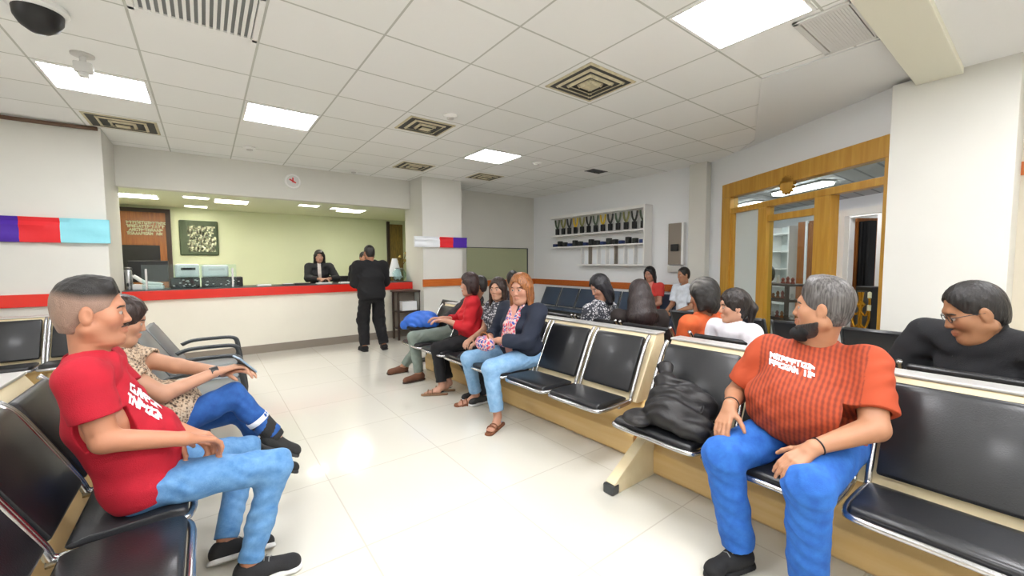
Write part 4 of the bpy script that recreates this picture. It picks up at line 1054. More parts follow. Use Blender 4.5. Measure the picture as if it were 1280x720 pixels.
# ================================================================== seating
PADP = [(.735, .425), (.745, .445), (.735, .468), (.69, .475), (.46, .468), (.40, .455), (.395, .44), (.41, .43)]
BKP = [(.335, .485), (.355, .475), (.372, .49), (.190, .855), (.172, .875), (.150, .872), (.140, .855), (.30, .50)]
def seat_unit(t, y, w=.50, bm_='leather'):
    s = obj('seat', prism(BM(), PADP, y-w/2+.02, y+w/2-.02, bev=.012), M[bm_], t, smooth=True)
    bm = BM(); hw = w/2
    tube(bm, smoothpath([(.36, y-hw+.01, .425), (.55, y-hw, .428), (.70, y-hw+.005, .428), (.752, y-hw+.05, .430), (.758, y, .432), (.752, y+hw-.05, .430), (.70, y+hw-.005, .428), (.55, y+hw, .428), (.36, y+hw-.01, .425)], 4), .014, 8)
    obj('seat_rim', bm, M['chrome'], s, smooth='all')
    b = obj('backrest', prism(BM(), BKP, y-w/2+.03, y+w/2-.03, bev=.012), M[bm_], t, smooth=True)
    for sg in (-1, 1):
        yy = y+sg*(hw-.005); bm = BM()
        tube(bm, smoothpath([(.135, yy, .885), (.20, yy, .80), (.345, yy, .50), (.375, yy, .43), (.44, yy, .415), (.52, yy, .412)], 5), .014, 8)
        obj('back_bracket', bm, M['chrome'], b, smooth='all')
def bench(label, loc, rotz, y0, y1, seats, back_seats=(), group='wooden waiting benches', w=.50, outr=(), single=True, bm_='leather', ends=True):
    t = thing('waiting_bench', label, 'bench', loc, rotz, group)
    if single: prof = [(.36, 0), (.38, .02), (.385, .17), (.22, .40), (-.10, .40), (-.10, 0)]
    else: prof = [(.36, 0), (.38, .02), (.385, .17), (.22, .40), (-.24, .40), (-.405, .17), (-.40, .02), (-.38, 0)]
    obj('base', prism(BM(), prof, y0, y1, bev=.006), M['bench'], t)
    obj('back_panel', prism(BM(), [(.30, .395), (.33, .41), (.065, .885), (-.045, .885), (-.08, .40)], y0+.02, y1-.02, bev=.004), M['board'], t)
    obj('back_cap', B(-.055, .075, y0+.015, y1-.015, .885, .90, .004), M['alu'], t)
    if ends:
        sc = lambda P, f, c=(.0, .2): [((x-c[0])*f+c[0], (z-c[1])*f+c[1]) for x, z in P]
        bm = BM(); prism(bm, sc(prof, .93), y1-.001, y1+.012); prism(bm, sc(prof, .93), y0-.012, y0+.001); obj('end_panel', bm, M['bend'], t)
    for y in seats: seat_unit(t, y, w, bm_)
    for y in back_seats:
        n0 = set(t.children); seat_unit(t, 0, w, bm_)
        for c in set(t.children)-n0:
            c.rotation_euler = (0, 0, PI); c.location = (-.02, y, .035)
    for y in outr:
        l = obj('leg', prism(BM(), [(.37, .0), (.37, .32), (.42, .30), (.79, .07), (.80, 0)], y-.035, y+.035, bev=.005), M['board'], t)
        obj('foot_cap', B(.745, .815, y-.04, y+.04, -.0, .065, .012), M['darkmetal'], l)
    return t
# right hand row, nearer unit (faces -x)
bench('pale wooden double bench carrying the man in orange, nearest on the right', (2.76, 0, 0), PI, -1.66, 2.3, [-1.36, -.78, -.19, .40, .98], [-1.36, -.78, -.19, .40, .98], outr=(-1.60,), single=False, w=.55)
bench('pale wooden double bench with two empty seats beside the woman in navy', (2.90, 0, 0), PI+.035, -5.1, -1.80, [-2.08, -2.62, -3.16, -3.70, -4.24, -4.78], [-2.08, -2.62, -3.16, -3.70, -4.24, -4.78], single=False)
# left hand row (faces +x)
bench('wooden bench carrying the man in the red shirt, nearest on the left', (-.84, 0, 0), 0, .2, 3.2, [.72, 1.24, 1.77, 2.30, 2.83], single=True, w=.52, outr=())
# bench against the pier, faces -y
bench('wooden bench with black seats against the left wall pier', (-1.75, 6.60, 0), -PI/2, -1.4, .95, [-1.0, -.46, .10, .66], single=True, w=.54)
# third row
def link_row(label, loc, rotz, ys, m='leather', group=None, arms=True, legs=True, frame='darkmetal', w=.52, name='linked_chairs'):
    t = thing(name, label, 'chairs', loc, rotz, group)
    for y in ys: 
        s = obj('seat', prism(BM(), PADP, y-w/2+.02, y+w/2-.02, bev=.012), M[m], t, smooth=True)
        b = obj('backrest', prism(BM(), BKP, y-w/2+.03, y+w/2-.03, bev=.02), M[m], t, smooth=True)
        for sg in (-1, 1): obj('side_frame', tube(BM(), smoothpath([(.16, y+sg*(w/2-.02), .87), (.345, y+sg*(w/2-.02), .50), (.38, y+sg*(w/2-.02), .43), (.70, y+sg*(w/2-.02), .42)], 5), .013, 8), M[frame], s, smooth='all')
    y0, y1 = min(ys)-w/2, max(ys)+w/2
    obj('beam', B(.48, .56, y0, y1, .34, .40, .005), M[frame], t)
    if arms:
        for y in [y0]+[(a+b_)/2 for a, b_ in zip(ys, ys[1:])]+[y1]:
            obj('armrest', tube(BM(), smoothpath([(.34, y, .62), (.42, y, .655), (.60, y, .66), (.70, y, .65), (.735, y, .60), (.73, y, .45), (.60, y, .39)], 5), .016, 8, flat=1.4), M[frame], t, smooth='all')
    for y in (y0+.2, y1-.2):
        bm = BM(); box(bm, .49, .55, y-.03, y+.03, .02, .36, .004); box(bm, .22, .82, y-.025, y+.025, 0, .035, .01); obj('leg', bm, M[frame], t)
    return t
link_row('row of grey metal armchairs beyond the woman in the leopard blouse', (-.68, 3.98, 0), -.03, [0, .56, 1.12], 'greymetal', w=.54).scale = (1.2, 1, 1)
link_row('row of black seats standing behind the man in orange, before the glazed partition', (4.30, .1, 0), 0, [.75, 1.30, 1.85, 2.4], 'leather', w=.52, arms=False)
link_row('long row of navy seats along the right wall', (XR-.02, 5.4, 0), PI, [-1.6, -1.04, -.48, .08, .64, 1.2, 1.76], 'leatherb', w=.55, arms=False)
link_row('lone dark chair at the far end past the blue bag', (3.15, 5.55, 0), PI, [0], 'leather', w=.5, arms=False)
# ================================================================== people
D2 = math.radians
M['jeans1'] = denim('denim_light', '4478AE', '74A2CE'); M['jeans2'] = denim('denim_bright', '1A52A4', '3272C4')
M['jeans3'] = denim('denim_deep', '1F4A8C', '2F66B0'); M['jeans4'] = denim('denim_pale', '6F9CC8', '9CC2E2')
def stripe_shirt(P, b):
    q = P-b['hip']; lat = q@b['lf']; ht = q@b['spine']; fr = q@b['bf']
    base = np.array(srgb('AC431F')); dk = np.array(srgb('651F10')); lt = np.array(srgb('B8522A'))
    w = np.clip(np.sin(lat*330+.8*np.sin(ht*30))*1.2+.35*np.sin(ht*260+lat*80), -1, 1)*.5+.5
    pan = ((np.abs(lat) < .215) & (ht < .50) & ((fr > -.02))).astype(float)
    w = w*pan
    return base*(1-w[:, None])+(dk*.8+lt*.2)*w[:, None]
def leopard(P, b):
    base = np.array(srgb('C9B49A')); dk = np.array(srgb('3E2E26')); md = np.array(srgb('9C8068'))
    n = patches(P, 210., 1.)*1.4; n2 = patches(P, 330., 4.)
    c = np.where((n > .28)[:, None], dk, np.where((n2 > .25)[:, None], md, base)); return c
def florals(P, b):
    base = np.array(srgb('34363E')); a = np.array(srgb('C8C8CC')); n = patches(P, 130., 2.)
    return np.where((n > .2)[:, None], a, base)
def blouse(P, b):
    q = P-b['hip']; lat = np.abs(q@b['lf']); fr = q@b['bf']
    n = patches(P, 90., 2.); c = np.where((n > .15)[:, None], np.array(srgb('C84860')), np.where((n < -.2)[:, None], np.array(srgb('3050A0')), np.array(srgb('D8B8B0'))))
    return c
def two(c1, c2, lim=.06):
    def fn(P, b):
        q = P-b['hip']; lat = np.abs(q@b['lf']); fr = q@b['bf']
        return np.where(((lat < lim) & (fr > .0))[:, None], np.array(srgb(c2)), np.array(srgb(c1)))
    return fn
def decal(p, cen, u, v, wid, hei, rows, dens, seed, m, dirn, lw=.006, name='print'):
    me = p['shirt'].data
    bv = BVHTree.FromPolygons([vv.co[:] for vv in me.vertices], [pl.vertices[:] for pl in me.polygons])
    bm = glyphs(BM(), -wid/2, wid/2, -hei/2, hei/2, rows, dens, random.Random(seed), lw=lw, th=.0016)
    cen = V3(cen)-p['rt']; u = nrm(u); v = nrm(v); dirn = nrm(dirn)
    bad = []
    for x in bm.verts:
        q = cen+u*x.co.x+v*x.co.z; lift = .0014+(x.co.y+.0008)*.8
        o_ = Vector(tuple(q-dirn*.5)); hit = bv.ray_cast(o_, Vector(tuple(dirn)))
        if hit[0] is None: bad.append(x)
        else: x.co = hit[0]-Vector(tuple(dirn))*(.0022+(.0012 if x.co.y < 0 else 0))
    if bad: bmesh.ops.delete(bm, geom=bad, context='VERTS')
    return obj(name, bm, m, p['shirt'])
# ---- man in the red shirt
p = person('man in a red T-shirt and light jeans sitting at the left front, side-on', (-.25, 2.26, .555), (-.335, 2.26, .83), (-.385, 2.265, 1.07), (-.362, 2.27, 1.262), D2(2), D2(4), -.03,
           s=1.04, shdrop=.03, hs=1.06, h=.0042, sw=.185, handR=(-.10, 2.08, .745), handL=(-.12, 2.28, .72), hemlow=.1225, poleR=(-.3, -.25, -1), poleL=(-.3, .5, -1), hdirR=(.75, .45, -.35), hdirL=(.7, -.5, -.3), upper=.228, fore=.222,
           footR=(.105, 2.14, .088), footL=(.02, 2.37, .088), kpoleR=(1, 0, .7), kpoleL=(.9, .9, .5), fdirR=(1, -.2, 0), fdirL=(1, -.1, 0), thigh=.455, shin=.42,
           skin='C98A68', hair='fade', shirt='B21028', sleeve=.62, pants=M['jeans1'], shoe='202022', sole='D8D8D6', eyes=True, stub='5A4034', foldamp=.0045, curl=.55, belly=((-.235, 2.26, .70), (.135, .165, .16)), shirtoff=.016, fat=.12)
T = p['T']; rt = p['rt']
bm = BM(); tube(bm, [T(*q)-rt for q in ((.082, -.028, -.056), (.095, -.012, -.051), (.099, 0, -.050), (.095, .012, -.051), (.082, .028, -.056))], [.0015, .0032, .0034, .0032, .0015], 8); obj('moustache', bm, hairmat('2A1C16'), p['root'], smooth='all')
decal(p, (-.20, 2.16, .895), (.62, .25, -.75), (.5, .2, .8), .15, .085, 2, 1.0, 5, M['whitec'], (-.5, .85, -.05), lw=.0085)
# ---- woman in the leopard blouse
p = person('woman in a leopard-print blouse and jeans beside the man in red, legs crossed', (-.29, 2.83, .55), (-.36, 2.83, .82), (-.385, 2.83, 1.01), (-.345, 2.83, 1.165), D2(-4), D2(5), -.30, s=.95, h=.006, sw=.17,
           handR=(.02, 2.70, .865), handL=(.06, 2.78, .84), poleR=(-.2, -.5, -1), hdirR=(1, .2, .15), hdirL=(.8, -.4, .1), upper=.26, fore=.25,
           footR=(.285, 2.73, .435), footL=(.27, 2.86, .26), kpoleR=(.2, 0, 1), kpoleL=(.3, .2, 1), fdirR=(.85, 0, -.55), fdirL=(.9, -.05, -.4), thigh=.44, shin=.36,
           skin='CC9878', hair='pony', haircol='2A1A14', shirtfn=leopard, sleeve=.5, pants=M['jeans3'], shoe='2A2A2A', sole='3A3A3A', fem=True, eyes=True, fat=.3, belly=((-.21, 2.80, .68), (.17, .19, .15)))
e, w = p['arm'][-1]
t = obj('wristband', tube(BM(), [w+V3(-.012, 0, 0)-p['rt']+nrm(w-e)*-.01, w-p['rt']+nrm(w-e)*.012], .031, 14), M['black'], p['root'], smooth=True)
ph = thing('mobile_phone', 'pale blue mobile phone held by the woman in the leopard blouse', 'phone', (.155, 2.72, .885)); ph.rotation_euler = (.2, -.75, .3)
obj('phone_case', B(-.005, .005, -.038, .038, -.07, .07, .004), mat('pale_blue_case', '8FA8BC', .3), ph); obj('screen', B(-.0065, -.005, -.034, .034, -.063, .063), M['black'], ph)
for sd in (1, -1):
    kn, an = p['leg'][sd]; dv = nrm(an-kn)
    bm = BM(); tube(bm, [an-dv*.13-p['rt'], an-dv*.07-p['rt'], an-dv*.0-p['rt'], an+dv*.02-p['rt']], [.058, .054, .050, .046], 16); b_ = obj('boot_shaft', bm, cmat('2A2A2A'), p['root'], smooth='all')
    bm = BM()
    for k in range(5): c = an-dv*(.115-.026*k)-p['rt']+V3(.048-.003*k, 0, .0)*1; tube(bm, [c+V3(0, -.03, .004), c+V3(.008, 0, 0), c+V3(0, .03, .004)], .004, 6)
    obj('boot_lace', bm, M['lace'], b_)
    bm = BM(); tube(bm, [an-dv*.155-p['rt'], an-dv*.125-p['rt']], [.060, .060], 16); obj('sock', bm, M['whitec'], p['root'], smooth='all')
# ---- man in orange
p = person('large bearded man in an orange striped T-shirt and blue jeans, seated front right', (2.40, .69, .565), (2.375, .69, .86), (2.405, .685, 1.065), (2.355, .655, 1.225), D2(184), D2(100), .02,
           s=1.05, hs=1.07, h=.0045, sw=.190, fat=.85, armf=1.04, hip_l=.085, shdrop=.085, hemlow=.135,
           handL=(2.015, .565, .665), handR=(2.065, .93, .735), poleL=(.35, -.9, -.5), poleR=(.5, .5, -.6), hdirL=(-.72, .45, -.50), hdirR=(-.60, .0, -.62), palmL=(.3, .2, -1), palmR=(.35, -.2, -1), upper=.29, fore=.265,
           footR=(1.97, .83, .088), footL=(1.99, .56, .088), kpoleR=(-1, .35, .9), kpoleL=(-1, -.05, .9), fdirR=(-.95, .25, 0), fdirL=(-1, -.12, 0), thigh=.45, shin=.42,
           skin='BC8562', hair='thick', haircol=('2E2A28', '6A6664'), shirtfn=stripe_shirt, sleeve=.78, pants=M['jeans2'], shoe='18181A', sole='18181A', eyes=True, pleg=1.05, shirtoff=.018, foldamp=.005,
           belly=((2.265, .70, .745), (.185, .235, .19)), curl=.35)
T = p['T']; R = p['R']; rt = p['rt']; hS = p['hS']
Fb = Field(); XV = V3(.9, 1, 1)
Fb.ell(T(.020, 0, -.030), V3(.070, .074, .086)*XV*hS, R, .02); Fb.ell(T(.030, 0, -.105), V3(.058, .056, .040)*XV*hS, R, .03); Fb.ell(T(.066, 0, -.098), V3(.026, .028, .026)*XV*hS, R, .02)
for y in (-1, 1): Fb.cap(T(-.012, .062*y, -.055), T(.058, .018*y, -.098), .032*hS, .022*hS, sm=.03)
Fb.cut(R@V3(.40, 0, 1), T(.085, 0, -.078), .012); Fb.cut(R@V3(-1, 0, 0), T(-.006, 0, 0), .01)
Fb.disp(lambda P: .0016*np.sin(P[:, 0]*400)*np.sin(P[:, 1]*420)*np.sin(P[:, 2]*380))
Fb.mesh('beard', .0045, hairmat('2A2422'), p['root'], org=rt)
Fm = Field(); Fm.ell(T(.068, 0, -.120), V3(.046, .050, .034)*hS, R, .02); Fm.cap(T(.05, -.045, -.10), T(.05, .045, -.10), .022*hS, sm=.02)
mk = Fm.mesh('face_mask', .0045, cmat('0C0C0E'), p['root'], org=rt)
for y in (-1, 1): obj('ear_loop', tube(BM(), smoothpath([T(.05, .060*y, -.095)-rt, T(.02, .075*y, -.06)-rt, T(-.02, .086*y, -.03)-rt], 4), .002, 6), M['black'], mk)
for sd in (1, -1):
    e, w = p['arm'][sd]; d = nrm(w-e)
    bm = BM(); tv = nrm(np.cross(d, V3(0, 0, 1.))); wv = np.cross(d, tv)
    tube(bm, [w-d*.02+(tv*math.cos(a)+wv*math.sin(a))*.034-rt for a in [2*PI*k/20 for k in range(21)]], .0035, 6); obj('bracelet', bm, M['black'], p['root'], smooth='all')
decal(p, (2.20, .72, .955), (.12, -1, -.16), (-.1, -.12, 1), .19, .065, 2, .9, 8, M['whitec'], (.92, .30, -.12), lw=.0075)
# ---- man in black jacket
p = person('man in glasses and a black jacket looking down, behind the nearest right bench', (3.24, .13, .57), (3.20, .16, .88), (3.16, .20, 1.085), (3.10, .225, 1.185), D2(150), D2(112), -.38, s=1.1, hs=1.1, h=.006, sw=.225, fat=.5,
           footL=(3.55, .50, .085), footR=(3.66, .30, .085), skin='A97652', hair='short', haircol='15100E', shirt='17181C', sleeve=.72, pants='22242C', jacket=False, eyes=True, shirtoff=.03, foldamp=.006, open_neck=.005, handL=(3.32, -.12, .74), handR=(3.08, .66, .86), poleR=(.4, .2, -1), poleL=(.5, -.6, -.6))
T = p['T']; rt = p['rt']
col = Field(); nk = p['neck']; col.cap(nk-p['spine']*.03, nk+p['spine']*.035+p['bf']*.0, .098, .088, s=p['lf'], k=1.1, sm=.02); col.cap(nk-p['spine']*.1, nk+p['spine']*.12, .070, .074, sm=.006, op='s'); col.cap(nk+p['bf']*.04, nk+p['bf']*.16+V3(0, 0, .02), .03, .05, sm=.01, op='s')
col.mesh('collar', .006, cmat('101114'), p['shirt'], org=rt)
bm = BM(); a = p['sh'][-1]-rt; tube(bm, smoothpath([p['chest']-rt+p['bf']*.15+p['lf']*-.06+V3(0, 0, .10), p['chest']-rt+p['bf']*.10+p['lf']*-.15+V3(0, 0, .075), p['chest']-rt+p['bf']*.03+p['lf']*-.2+V3(0, 0, .09)], 4), .003, 6); obj('zip', bm, M['chrome'], p['shirt'])
g = None
bm = BM()
for y in (-1, 1): tube(bm, [T(.093+.0*math.cos(a), .032*y+.021*math.cos(a), .002+.016*math.sin(a))-rt for a in [2*PI*k/18 for k in range(19)]], .0018, 6)
tube(bm, [T(.095, -.011, .004)-rt, T(.100, 0, .008)-rt, T(.095, .011, .004)-rt], .0018, 6)
for y in (-1, 1): tube(bm, [T(.090, .053*y, .006)-rt, T(.04, .078*y, .008)-rt, T(-.01, .085*y, .004)-rt], .0018, 6)
obj('glasses', bm, M['black'], p['root'])
# ---- central group
p = person('woman in a navy jacket and pale jeans sitting next to the two empty seats', (2.43, 3.06, .56), (2.41, 3.06, .86), (2.40, 3.03, 1.05), (2.355, 2.99, 1.205), D2(190), D2(200), -.12, s=1.04, hs=1.08, h=.0062, sw=.20, fat=.6, fem=True,
           handL=(2.12, 3.02, .74), handR=(2.13, 3.20, .74), hdirL=(-.4, .8, -.1), hdirR=(-.4, -.8, -.1), poleL=(.2, -.8, -1), poleR=(.2, .8, -1), footL=(2.02, 2.90, .085), footR=(2.17, 3.50, .085), fdirL=(-.9, -.5, 0), fdirR=(-1, .25, 0), kpoleL=(-1, .2, .8), kpoleR=(-1, .5, .8), thigh=.44, shin=.41,
           skin='CC9478', hair='long', haircol=('A86A38', '5A3420'), shirtfn=two('1C2436', 'D8A090', .045), sleeve=1.85, pants=M['jeans4'], shoe='7A4A30', sandals=True, eyes=True, shirtoff=.022, foldamp=.005)
sc = Field(); ch = p['chest']; bf, lf, sp = p['bf'], p['lf'], p['spine']
for y in (-1, 1): sc.cap(p['neck']+lf*.06*y+bf*.05, ch+bf*.155+lf*.035*y+sp*.02, .020, .026, s=lf, k=1.5, sm=.02); sc.cap(ch+bf*.155+lf*.035*y+sp*.02, p['rt']+V3(0, 0, .70)+bf*.215+lf*.05*y, .026, .03, s=lf, k=1.4, sm=.02)
ROOT[0] = p['rt']; sc.mesh('scarf', .006, M['clothattr'], p['root'], org=p['rt'], colfn=lambda P: blouse(P, dict(hip=p['rt'], lf=lf, bf=bf)))
hb = thing('handbag', 'small blue and pink patterned bag held on the lap of the woman in navy', 'bag', (2.03, 3.12, .66), 0)
Fh = Field(); Fh.ell((2.03, 3.12, .705), (.07, .12, .07)); Fh.disp(folds((0, 1, .3), 70, (1, 0, 1), 30, .006)); Fh.mesh('bag_body', .006, M['clothattr'], hb, org=(2.03, 3.12, .66), colfn=lambda P: blouse(P, dict(hip=V3(2, 3, .6), lf=lf, bf=bf)))
obj('handle', tube(BM(), smoothpath([(0, -.07, .09), (0, -.04, .14), (0, .04, .14), (0, .07, .09)], 4), .007, 6), M['brown'], hb, smooth='all')
p = person('smiling woman with long dark hair between the woman in red and the woman in navy', (2.52, 3.60, .55), (2.53, 3.60, .83), (2.54, 3.59, 1.02), (2.50, 3.57, 1.165), D2(185), D2(205), 0, s=.98, h=.0075, sw=.16, fem=True, eyes=True,
           footL=(2.26, 3.48, .085), footR=(2.28, 3.66, .085), skin='CC9A7C', hair='long', haircol='2A1A14', shirtfn=florals, sleeve=.6, pants='20242C', shoe='2A2A2A')
p = person('woman in a red cardigan and black trousers seated side-on, hands clasped', (2.50, 4.06, .56), (2.47, 4.08, .85), (2.47, 4.06, 1.05), (2.425, 4.04, 1.205), D2(152), D2(150), -.08, s=1.02, hs=1.02, h=.0065, sw=.18, fat=.45, fem=True, eyes=True,
           handL=(2.17, 4.12, .79), handR=(2.20, 4.26, .80), hdirL=(-.8, .5, .1), hdirR=(-.8, .2, .1), poleL=(.3, -.4, -1), poleR=(.3, .6, -1), footL=(2.03, 3.99, .085), footR=(2.16, 4.06, .085), fdirL=(-.85, .5, 0), fdirR=(-.85, .5, 0), kpoleL=(-.8, .5, .8), kpoleR=(-.8, .5, .8),
           skin='C9957A', hair='bob', haircol='2E1A18', shirtfn=two('C01824', 'D84438', .05), sleeve=1.6, pants='131316', shoe='8A6A50', sandals=True, shirtoff=.02, foldamp=.005)
p = person('person in grey trousers and brown shoes seated past the woman in red, mostly hidden', (2.55, 4.62, .56), (2.62, 4.45, .83), (2.66, 4.28, 1.02), (2.655, 4.20, 1.165), D2(128), D2(140), 0, s=1.1, hs=.92, h=.0085, sw=.16,
           footL=(2.06, 4.66, .085), footR=(2.05, 5.12, .085), fdirL=(-.9, -.1, 0), fdirR=(-.9, -.1, 0), kpoleL=(-.9, .4, .9), kpoleR=(-.4, .9, .9), handL=(2.45, 4.75, .72), handR=(2.50, 4.95, .70), skin='B98462', hair='short', haircol='1A1412', shirt='3A3436', sleeve=1.8, pants='7C8880', shoe='6A4430', sole='3A2A20', pleg=1.1)
# blue bag on the lap
bg = thing('blue_bag', 'bright blue cloth bag with a black base resting on grey-trousered knees', 'bag', (2.20, 4.86, .58), .5)
Fb = Field(); Fb.ell((2.20, 4.86, .70), (.17, .24, .13), np.array(Matrix.Rotation(.6, 3, 'Z'))); Fb.ell((2.12, 4.98, .66), (.15, .12, .09)); Fb.ell((2.26, 4.76, .76), (.10, .10, .07)); Fb.disp(folds((.6, 1, .5), 55, (1, -.4, 1), 22, .012, .7)); Fb.disp(folds((1, -.5, 1.2), 90, (0, 1, .3), 30, .006, .3)); Fb.cut((0, 0, -1), (0, 0, .60))
o_ = Fb.mesh('bag_cloth', .008, mat('blue_nylon', '2A66C8', .5, vary=.15, vscale=6), bg, org=(2.20, 4.86, .58)); o_.rotation_euler = (0, 0, -.5)
Fb = Field(); Fb.ell((2.20, 4.86, .63), (.165, .225, .065), np.array(Matrix.Rotation(.6, 3, 'Z'))); Fb.disp(folds((.6, 1, .5), 55, (1, -.4, 1), 22, .006, .7))
o_ = Fb.mesh('bag_base', .008, cmat('141418'), bg, org=(2.20, 4.86, .58)); o_.rotation_euler = (0, 0, -.5)
# ---- back to back row
def back(label, x, y, z, face, yaw, pitch=0., **k):
    f = V3(math.cos(face), math.sin(face), 0)
    kw = dict(s=1., h=.008, sw=.18); kw.update(k); s = kw['s']
    hz = .575 if s > .8 else .56
    ft = V3(x, y, 0)+V3(.42, .12, .085)
    kw.setdefault('footL', tuple(ft+V3(0, .12, 0))); kw.setdefault('footR', tuple(ft+V3(0, -.12, 0)))
    return person(label, (x+.08, y, hz), (x+.03, y, hz+(z-hz)*.42), (x+.0, y, z-.165*s), (x, y, z), face, yaw, pitch, **kw)
back('dark-haired person with only hair showing behind the woman in navy', 3.25, 4.30, 1.215, D2(60), D2(60), hair='short', haircol='1A1412', shirt='30343C', skin='B98462', h=.01)
back('long-haired person in a patterned scarf looking down, beyond the two empty seats', 3.13, 2.70, 1.20, D2(95), D2(160), -.45, hair='long', haircol='15131A', shirtfn=florals, sleeve=1.8, skin='C9957A', eyes=True, fem=True, h=.0065)
back('person in a dark brown hooded garment seen from behind', 3.26, 2.33, 1.15, D2(50), D2(60), -.2, hair='hood', haircol='2C2222', shirt='2A2220', sleeve=1.8, skin='A87858', fat=.6, sw=.2)
p = back('woman in an orange blouse with a grey streak in her dark hair, looking away', 3.30, 1.73, 1.165, D2(85), D2(100), -.2, hair='bob', haircol=('16120F', 'A09C98', 's'), shirt='C85A2C', sleeve=.75, skin='B47C5C', fat=.6, fem=True, sw=.2, h=.0065, hs=1.15)
obj('bag_strap', tube(BM(), smoothpath([p['sh'][1]-p['rt']+V3(-.0, -.02, .075), p['chest']-p['rt']+V3(-.135, .05, .08), p['chest']-p['rt']+V3(-.16, -.06, -.1)], 5), .012, 8, flat=.4), M['dark'], p['shirt'], smooth='all')
p = back('child in a white printed T-shirt with dark tied-back hair', 3.04, 1.37, 1.125, D2(160), D2(128), -.08, s=.86, hs=1.14, hair='pony', haircol='1E1613', shirt='E4E2EA', sleeve=.5, skin='D09A7C', eyes=True, fem=False, h=.0055, sw=.20, shdrop=.03, footL=(3.5, 1.55, .12), footR=(3.55, 1.35, .12))
decal(p, p['chest']+V3(-.12, .02, .06), (.5, -.85, 0), (0, 0, 1), .16, .05, 2, .9, 4, M['black'], (.85, .5, -.1), lw=.005)
# ---- along the right wall
def wallp(label, x, y, z, face, yaw, pitch=0., **k):
    kw = dict(h=.010, sw=.18); kw.update(k)
    return person(label, (x+.06, y, .56), (x+.07, y, .85), (x+.05, y, z-.16), (x, y, z), face, yaw, pitch, footL=(x-.36, y-.10, .085), footR=(x-.36, y+.10, .085), **kw)
wallp('woman with long black hair in a red top on the navy wall seats', 6.17, 4.20, 1.24, D2(180), D2(185), -.2, hair='long', haircol='121014', shirtfn=two('C83A34', 'D88878', .07), sleeve=.6, skin='C08A70', fem=True, pants='20222A', eyes=True)
wallp('dark-haired man in a white shirt on the navy wall seats, nearest the partition', 6.13, 3.55, 1.235, D2(165), D2(150), -.12, hair='short', haircol='15110F', shirt='DDE4EE', sleeve=.8, skin='B98462', pants='2A3040', eyes=True)
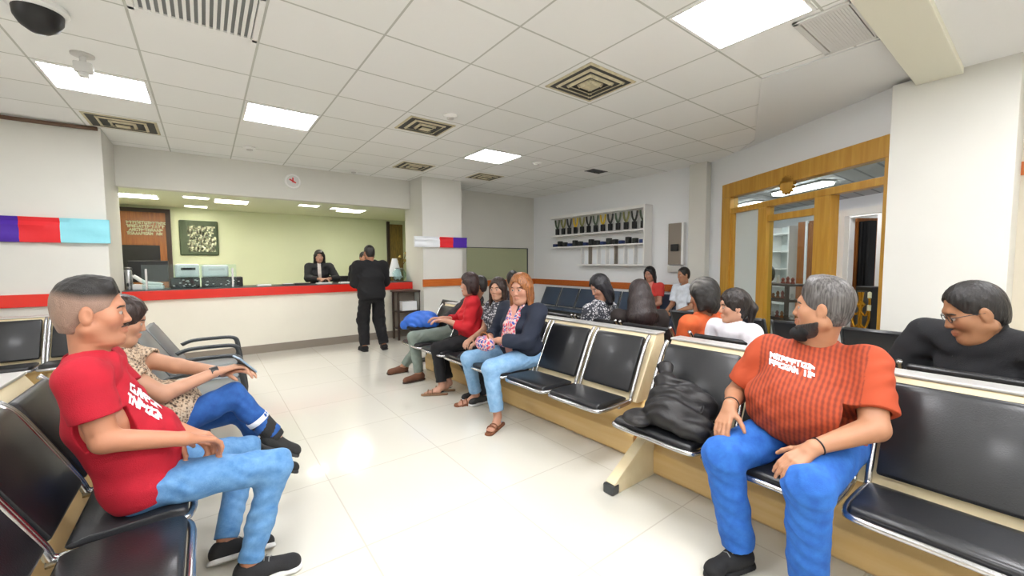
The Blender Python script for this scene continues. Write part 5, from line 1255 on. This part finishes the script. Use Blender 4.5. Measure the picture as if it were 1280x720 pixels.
# ---- at the counter
person('standing visitor in a black suit seen from behind at the counter', (2.17, 6.72, .93), (2.17, 6.73, 1.22), (2.17, 6.75, 1.47), (2.165, 6.79, 1.615), D2(92), D2(100), -.12, s=1.04, h=.008, sw=.205,
       handL=(2.02, 7.06, 1.16), handR=(2.36, 7.06, 1.20), poleL=(-.35, -.5, -1), poleR=(.35, -.5, -1), footL=(2.04, 6.74, .088), footR=(2.34, 6.68, .088), kpoleL=(0, 1, 0), kpoleR=(0, 1, 0), fdirL=(-.1, 1, 0), fdirR=(.15, 1, 0), thigh=.42, shin=.42,
       skin='A87050', hair='crop', haircol='1E1A18', shirt='121215', sleeve=1.9, pants='101013', shoe='101012', sole='101012', shirtoff=.03, fat=.25, hemlow=.145, pleg=1.45, foldamp=.003)
x1 = aty(398, 318, 8.62)
person('clerk in a black jacket smiling behind the counter, left of the visitor', (x1[0], 8.62, .98), (x1[0], 8.60, 1.25), (x1[0], 8.58, 1.44), (x1[0], 8.55, 1.585), D2(262), D2(262), -.08, s=.98, h=.009, sw=.19, fem=True, eyes=True,
       handL=(x1[0]+.10, 8.26, 1.16), handR=(x1[0]-.06, 8.26, 1.16), hdirL=(-.9, -.3, 0), hdirR=(.9, -.3, 0), poleL=(1, .2, -.8), poleR=(-1, .2, -.8), footL=(x1[0]+.1, 8.62, .088), footR=(x1[0]-.1, 8.62, .088), kpoleL=(0, -1, 0), kpoleR=(0, -1, 0), thigh=.45, shin=.45,
       skin='CF9D82', hair='long', haircol='1A1413', shirtfn=two('1B1C20', 'D8D0CC', .03), sleeve=1.85, pants='1B1C20', shirtoff=.024)
x1 = aty(452, 318, 8.7)
person('clerk behind the counter partly hidden by the standing visitor', (x1[0], 8.75, .96), (x1[0], 8.74, 1.23), (x1[0], 8.72, 1.42), (x1[0]+.04, 8.69, 1.565), D2(275), D2(280), -.1, s=1., h=.010, sw=.19,
       footL=(x1[0]+.1, 8.75, .088), footR=(x1[0]-.1, 8.75, .088), kpoleL=(0, -1, 0), kpoleR=(0, -1, 0), thigh=.44, shin=.44, handL=(x1[0]+.12, 8.45, 1.12), handR=(x1[0]-.12, 8.45, 1.12), skin='C08A6A', hair='crop', haircol='1A1614', shirt='1A1B1F', sleeve=1.85, pants='1A1B1F')
# ---- black bag and jacket dumped on the first seat
bg = thing('black_bag', 'slumped black bag with a strap on the empty seat beside the man in orange', 'bag', (2.18, 1.33, .475))
Fb = Field(); Fb.ell((2.20, 1.30, .55), (.17, .20, .085)); Fb.ell((2.31, 1.28, .60), (.09, .16, .11)); Fb.cap((2.40, 1.50, .76), (2.10, 1.30, .57), .030, .085, s=(0, 1, 0), k=1.5, sm=.05); Fb.ell((2.12, 1.16, .53), (.10, .11, .06)); Fb.ell((2.08, 1.46, .51), (.12, .10, .045)); Fb.disp(folds((.9, .5, .4), 42, (1, -.6, 1), 14, .012, .4)); Fb.disp(folds((1, .3, 1.2), 105, (0, 1, .3), 33, .005, 1.4)); Fb.cut((0, 0, -1), (0, 0, .474))
Fb.mesh('bag_body', .0055, mat('black_nylon', '1A1819', .5, vary=.2, vscale=8, bump=.2, bscale=90), bg, org=(2.18, 1.33, .475))
obj('strap', tube(BM(), smoothpath([(.16, .13, .26), (.02, .06, .17), (-.10, -.04, .10), (-.12, -.14, .09), (.02, -.18, .12), (.14, -.12, .19)], 6), .011, 8, flat=.4), M['black'], bg, smooth='all')
obj('buckle', B(-.012, .012, -.018, .018, -.005, .005, .002), M['darkmetal'], bg, loc=(-.115, -.10, .125), rot=(.3, -.3, .2))
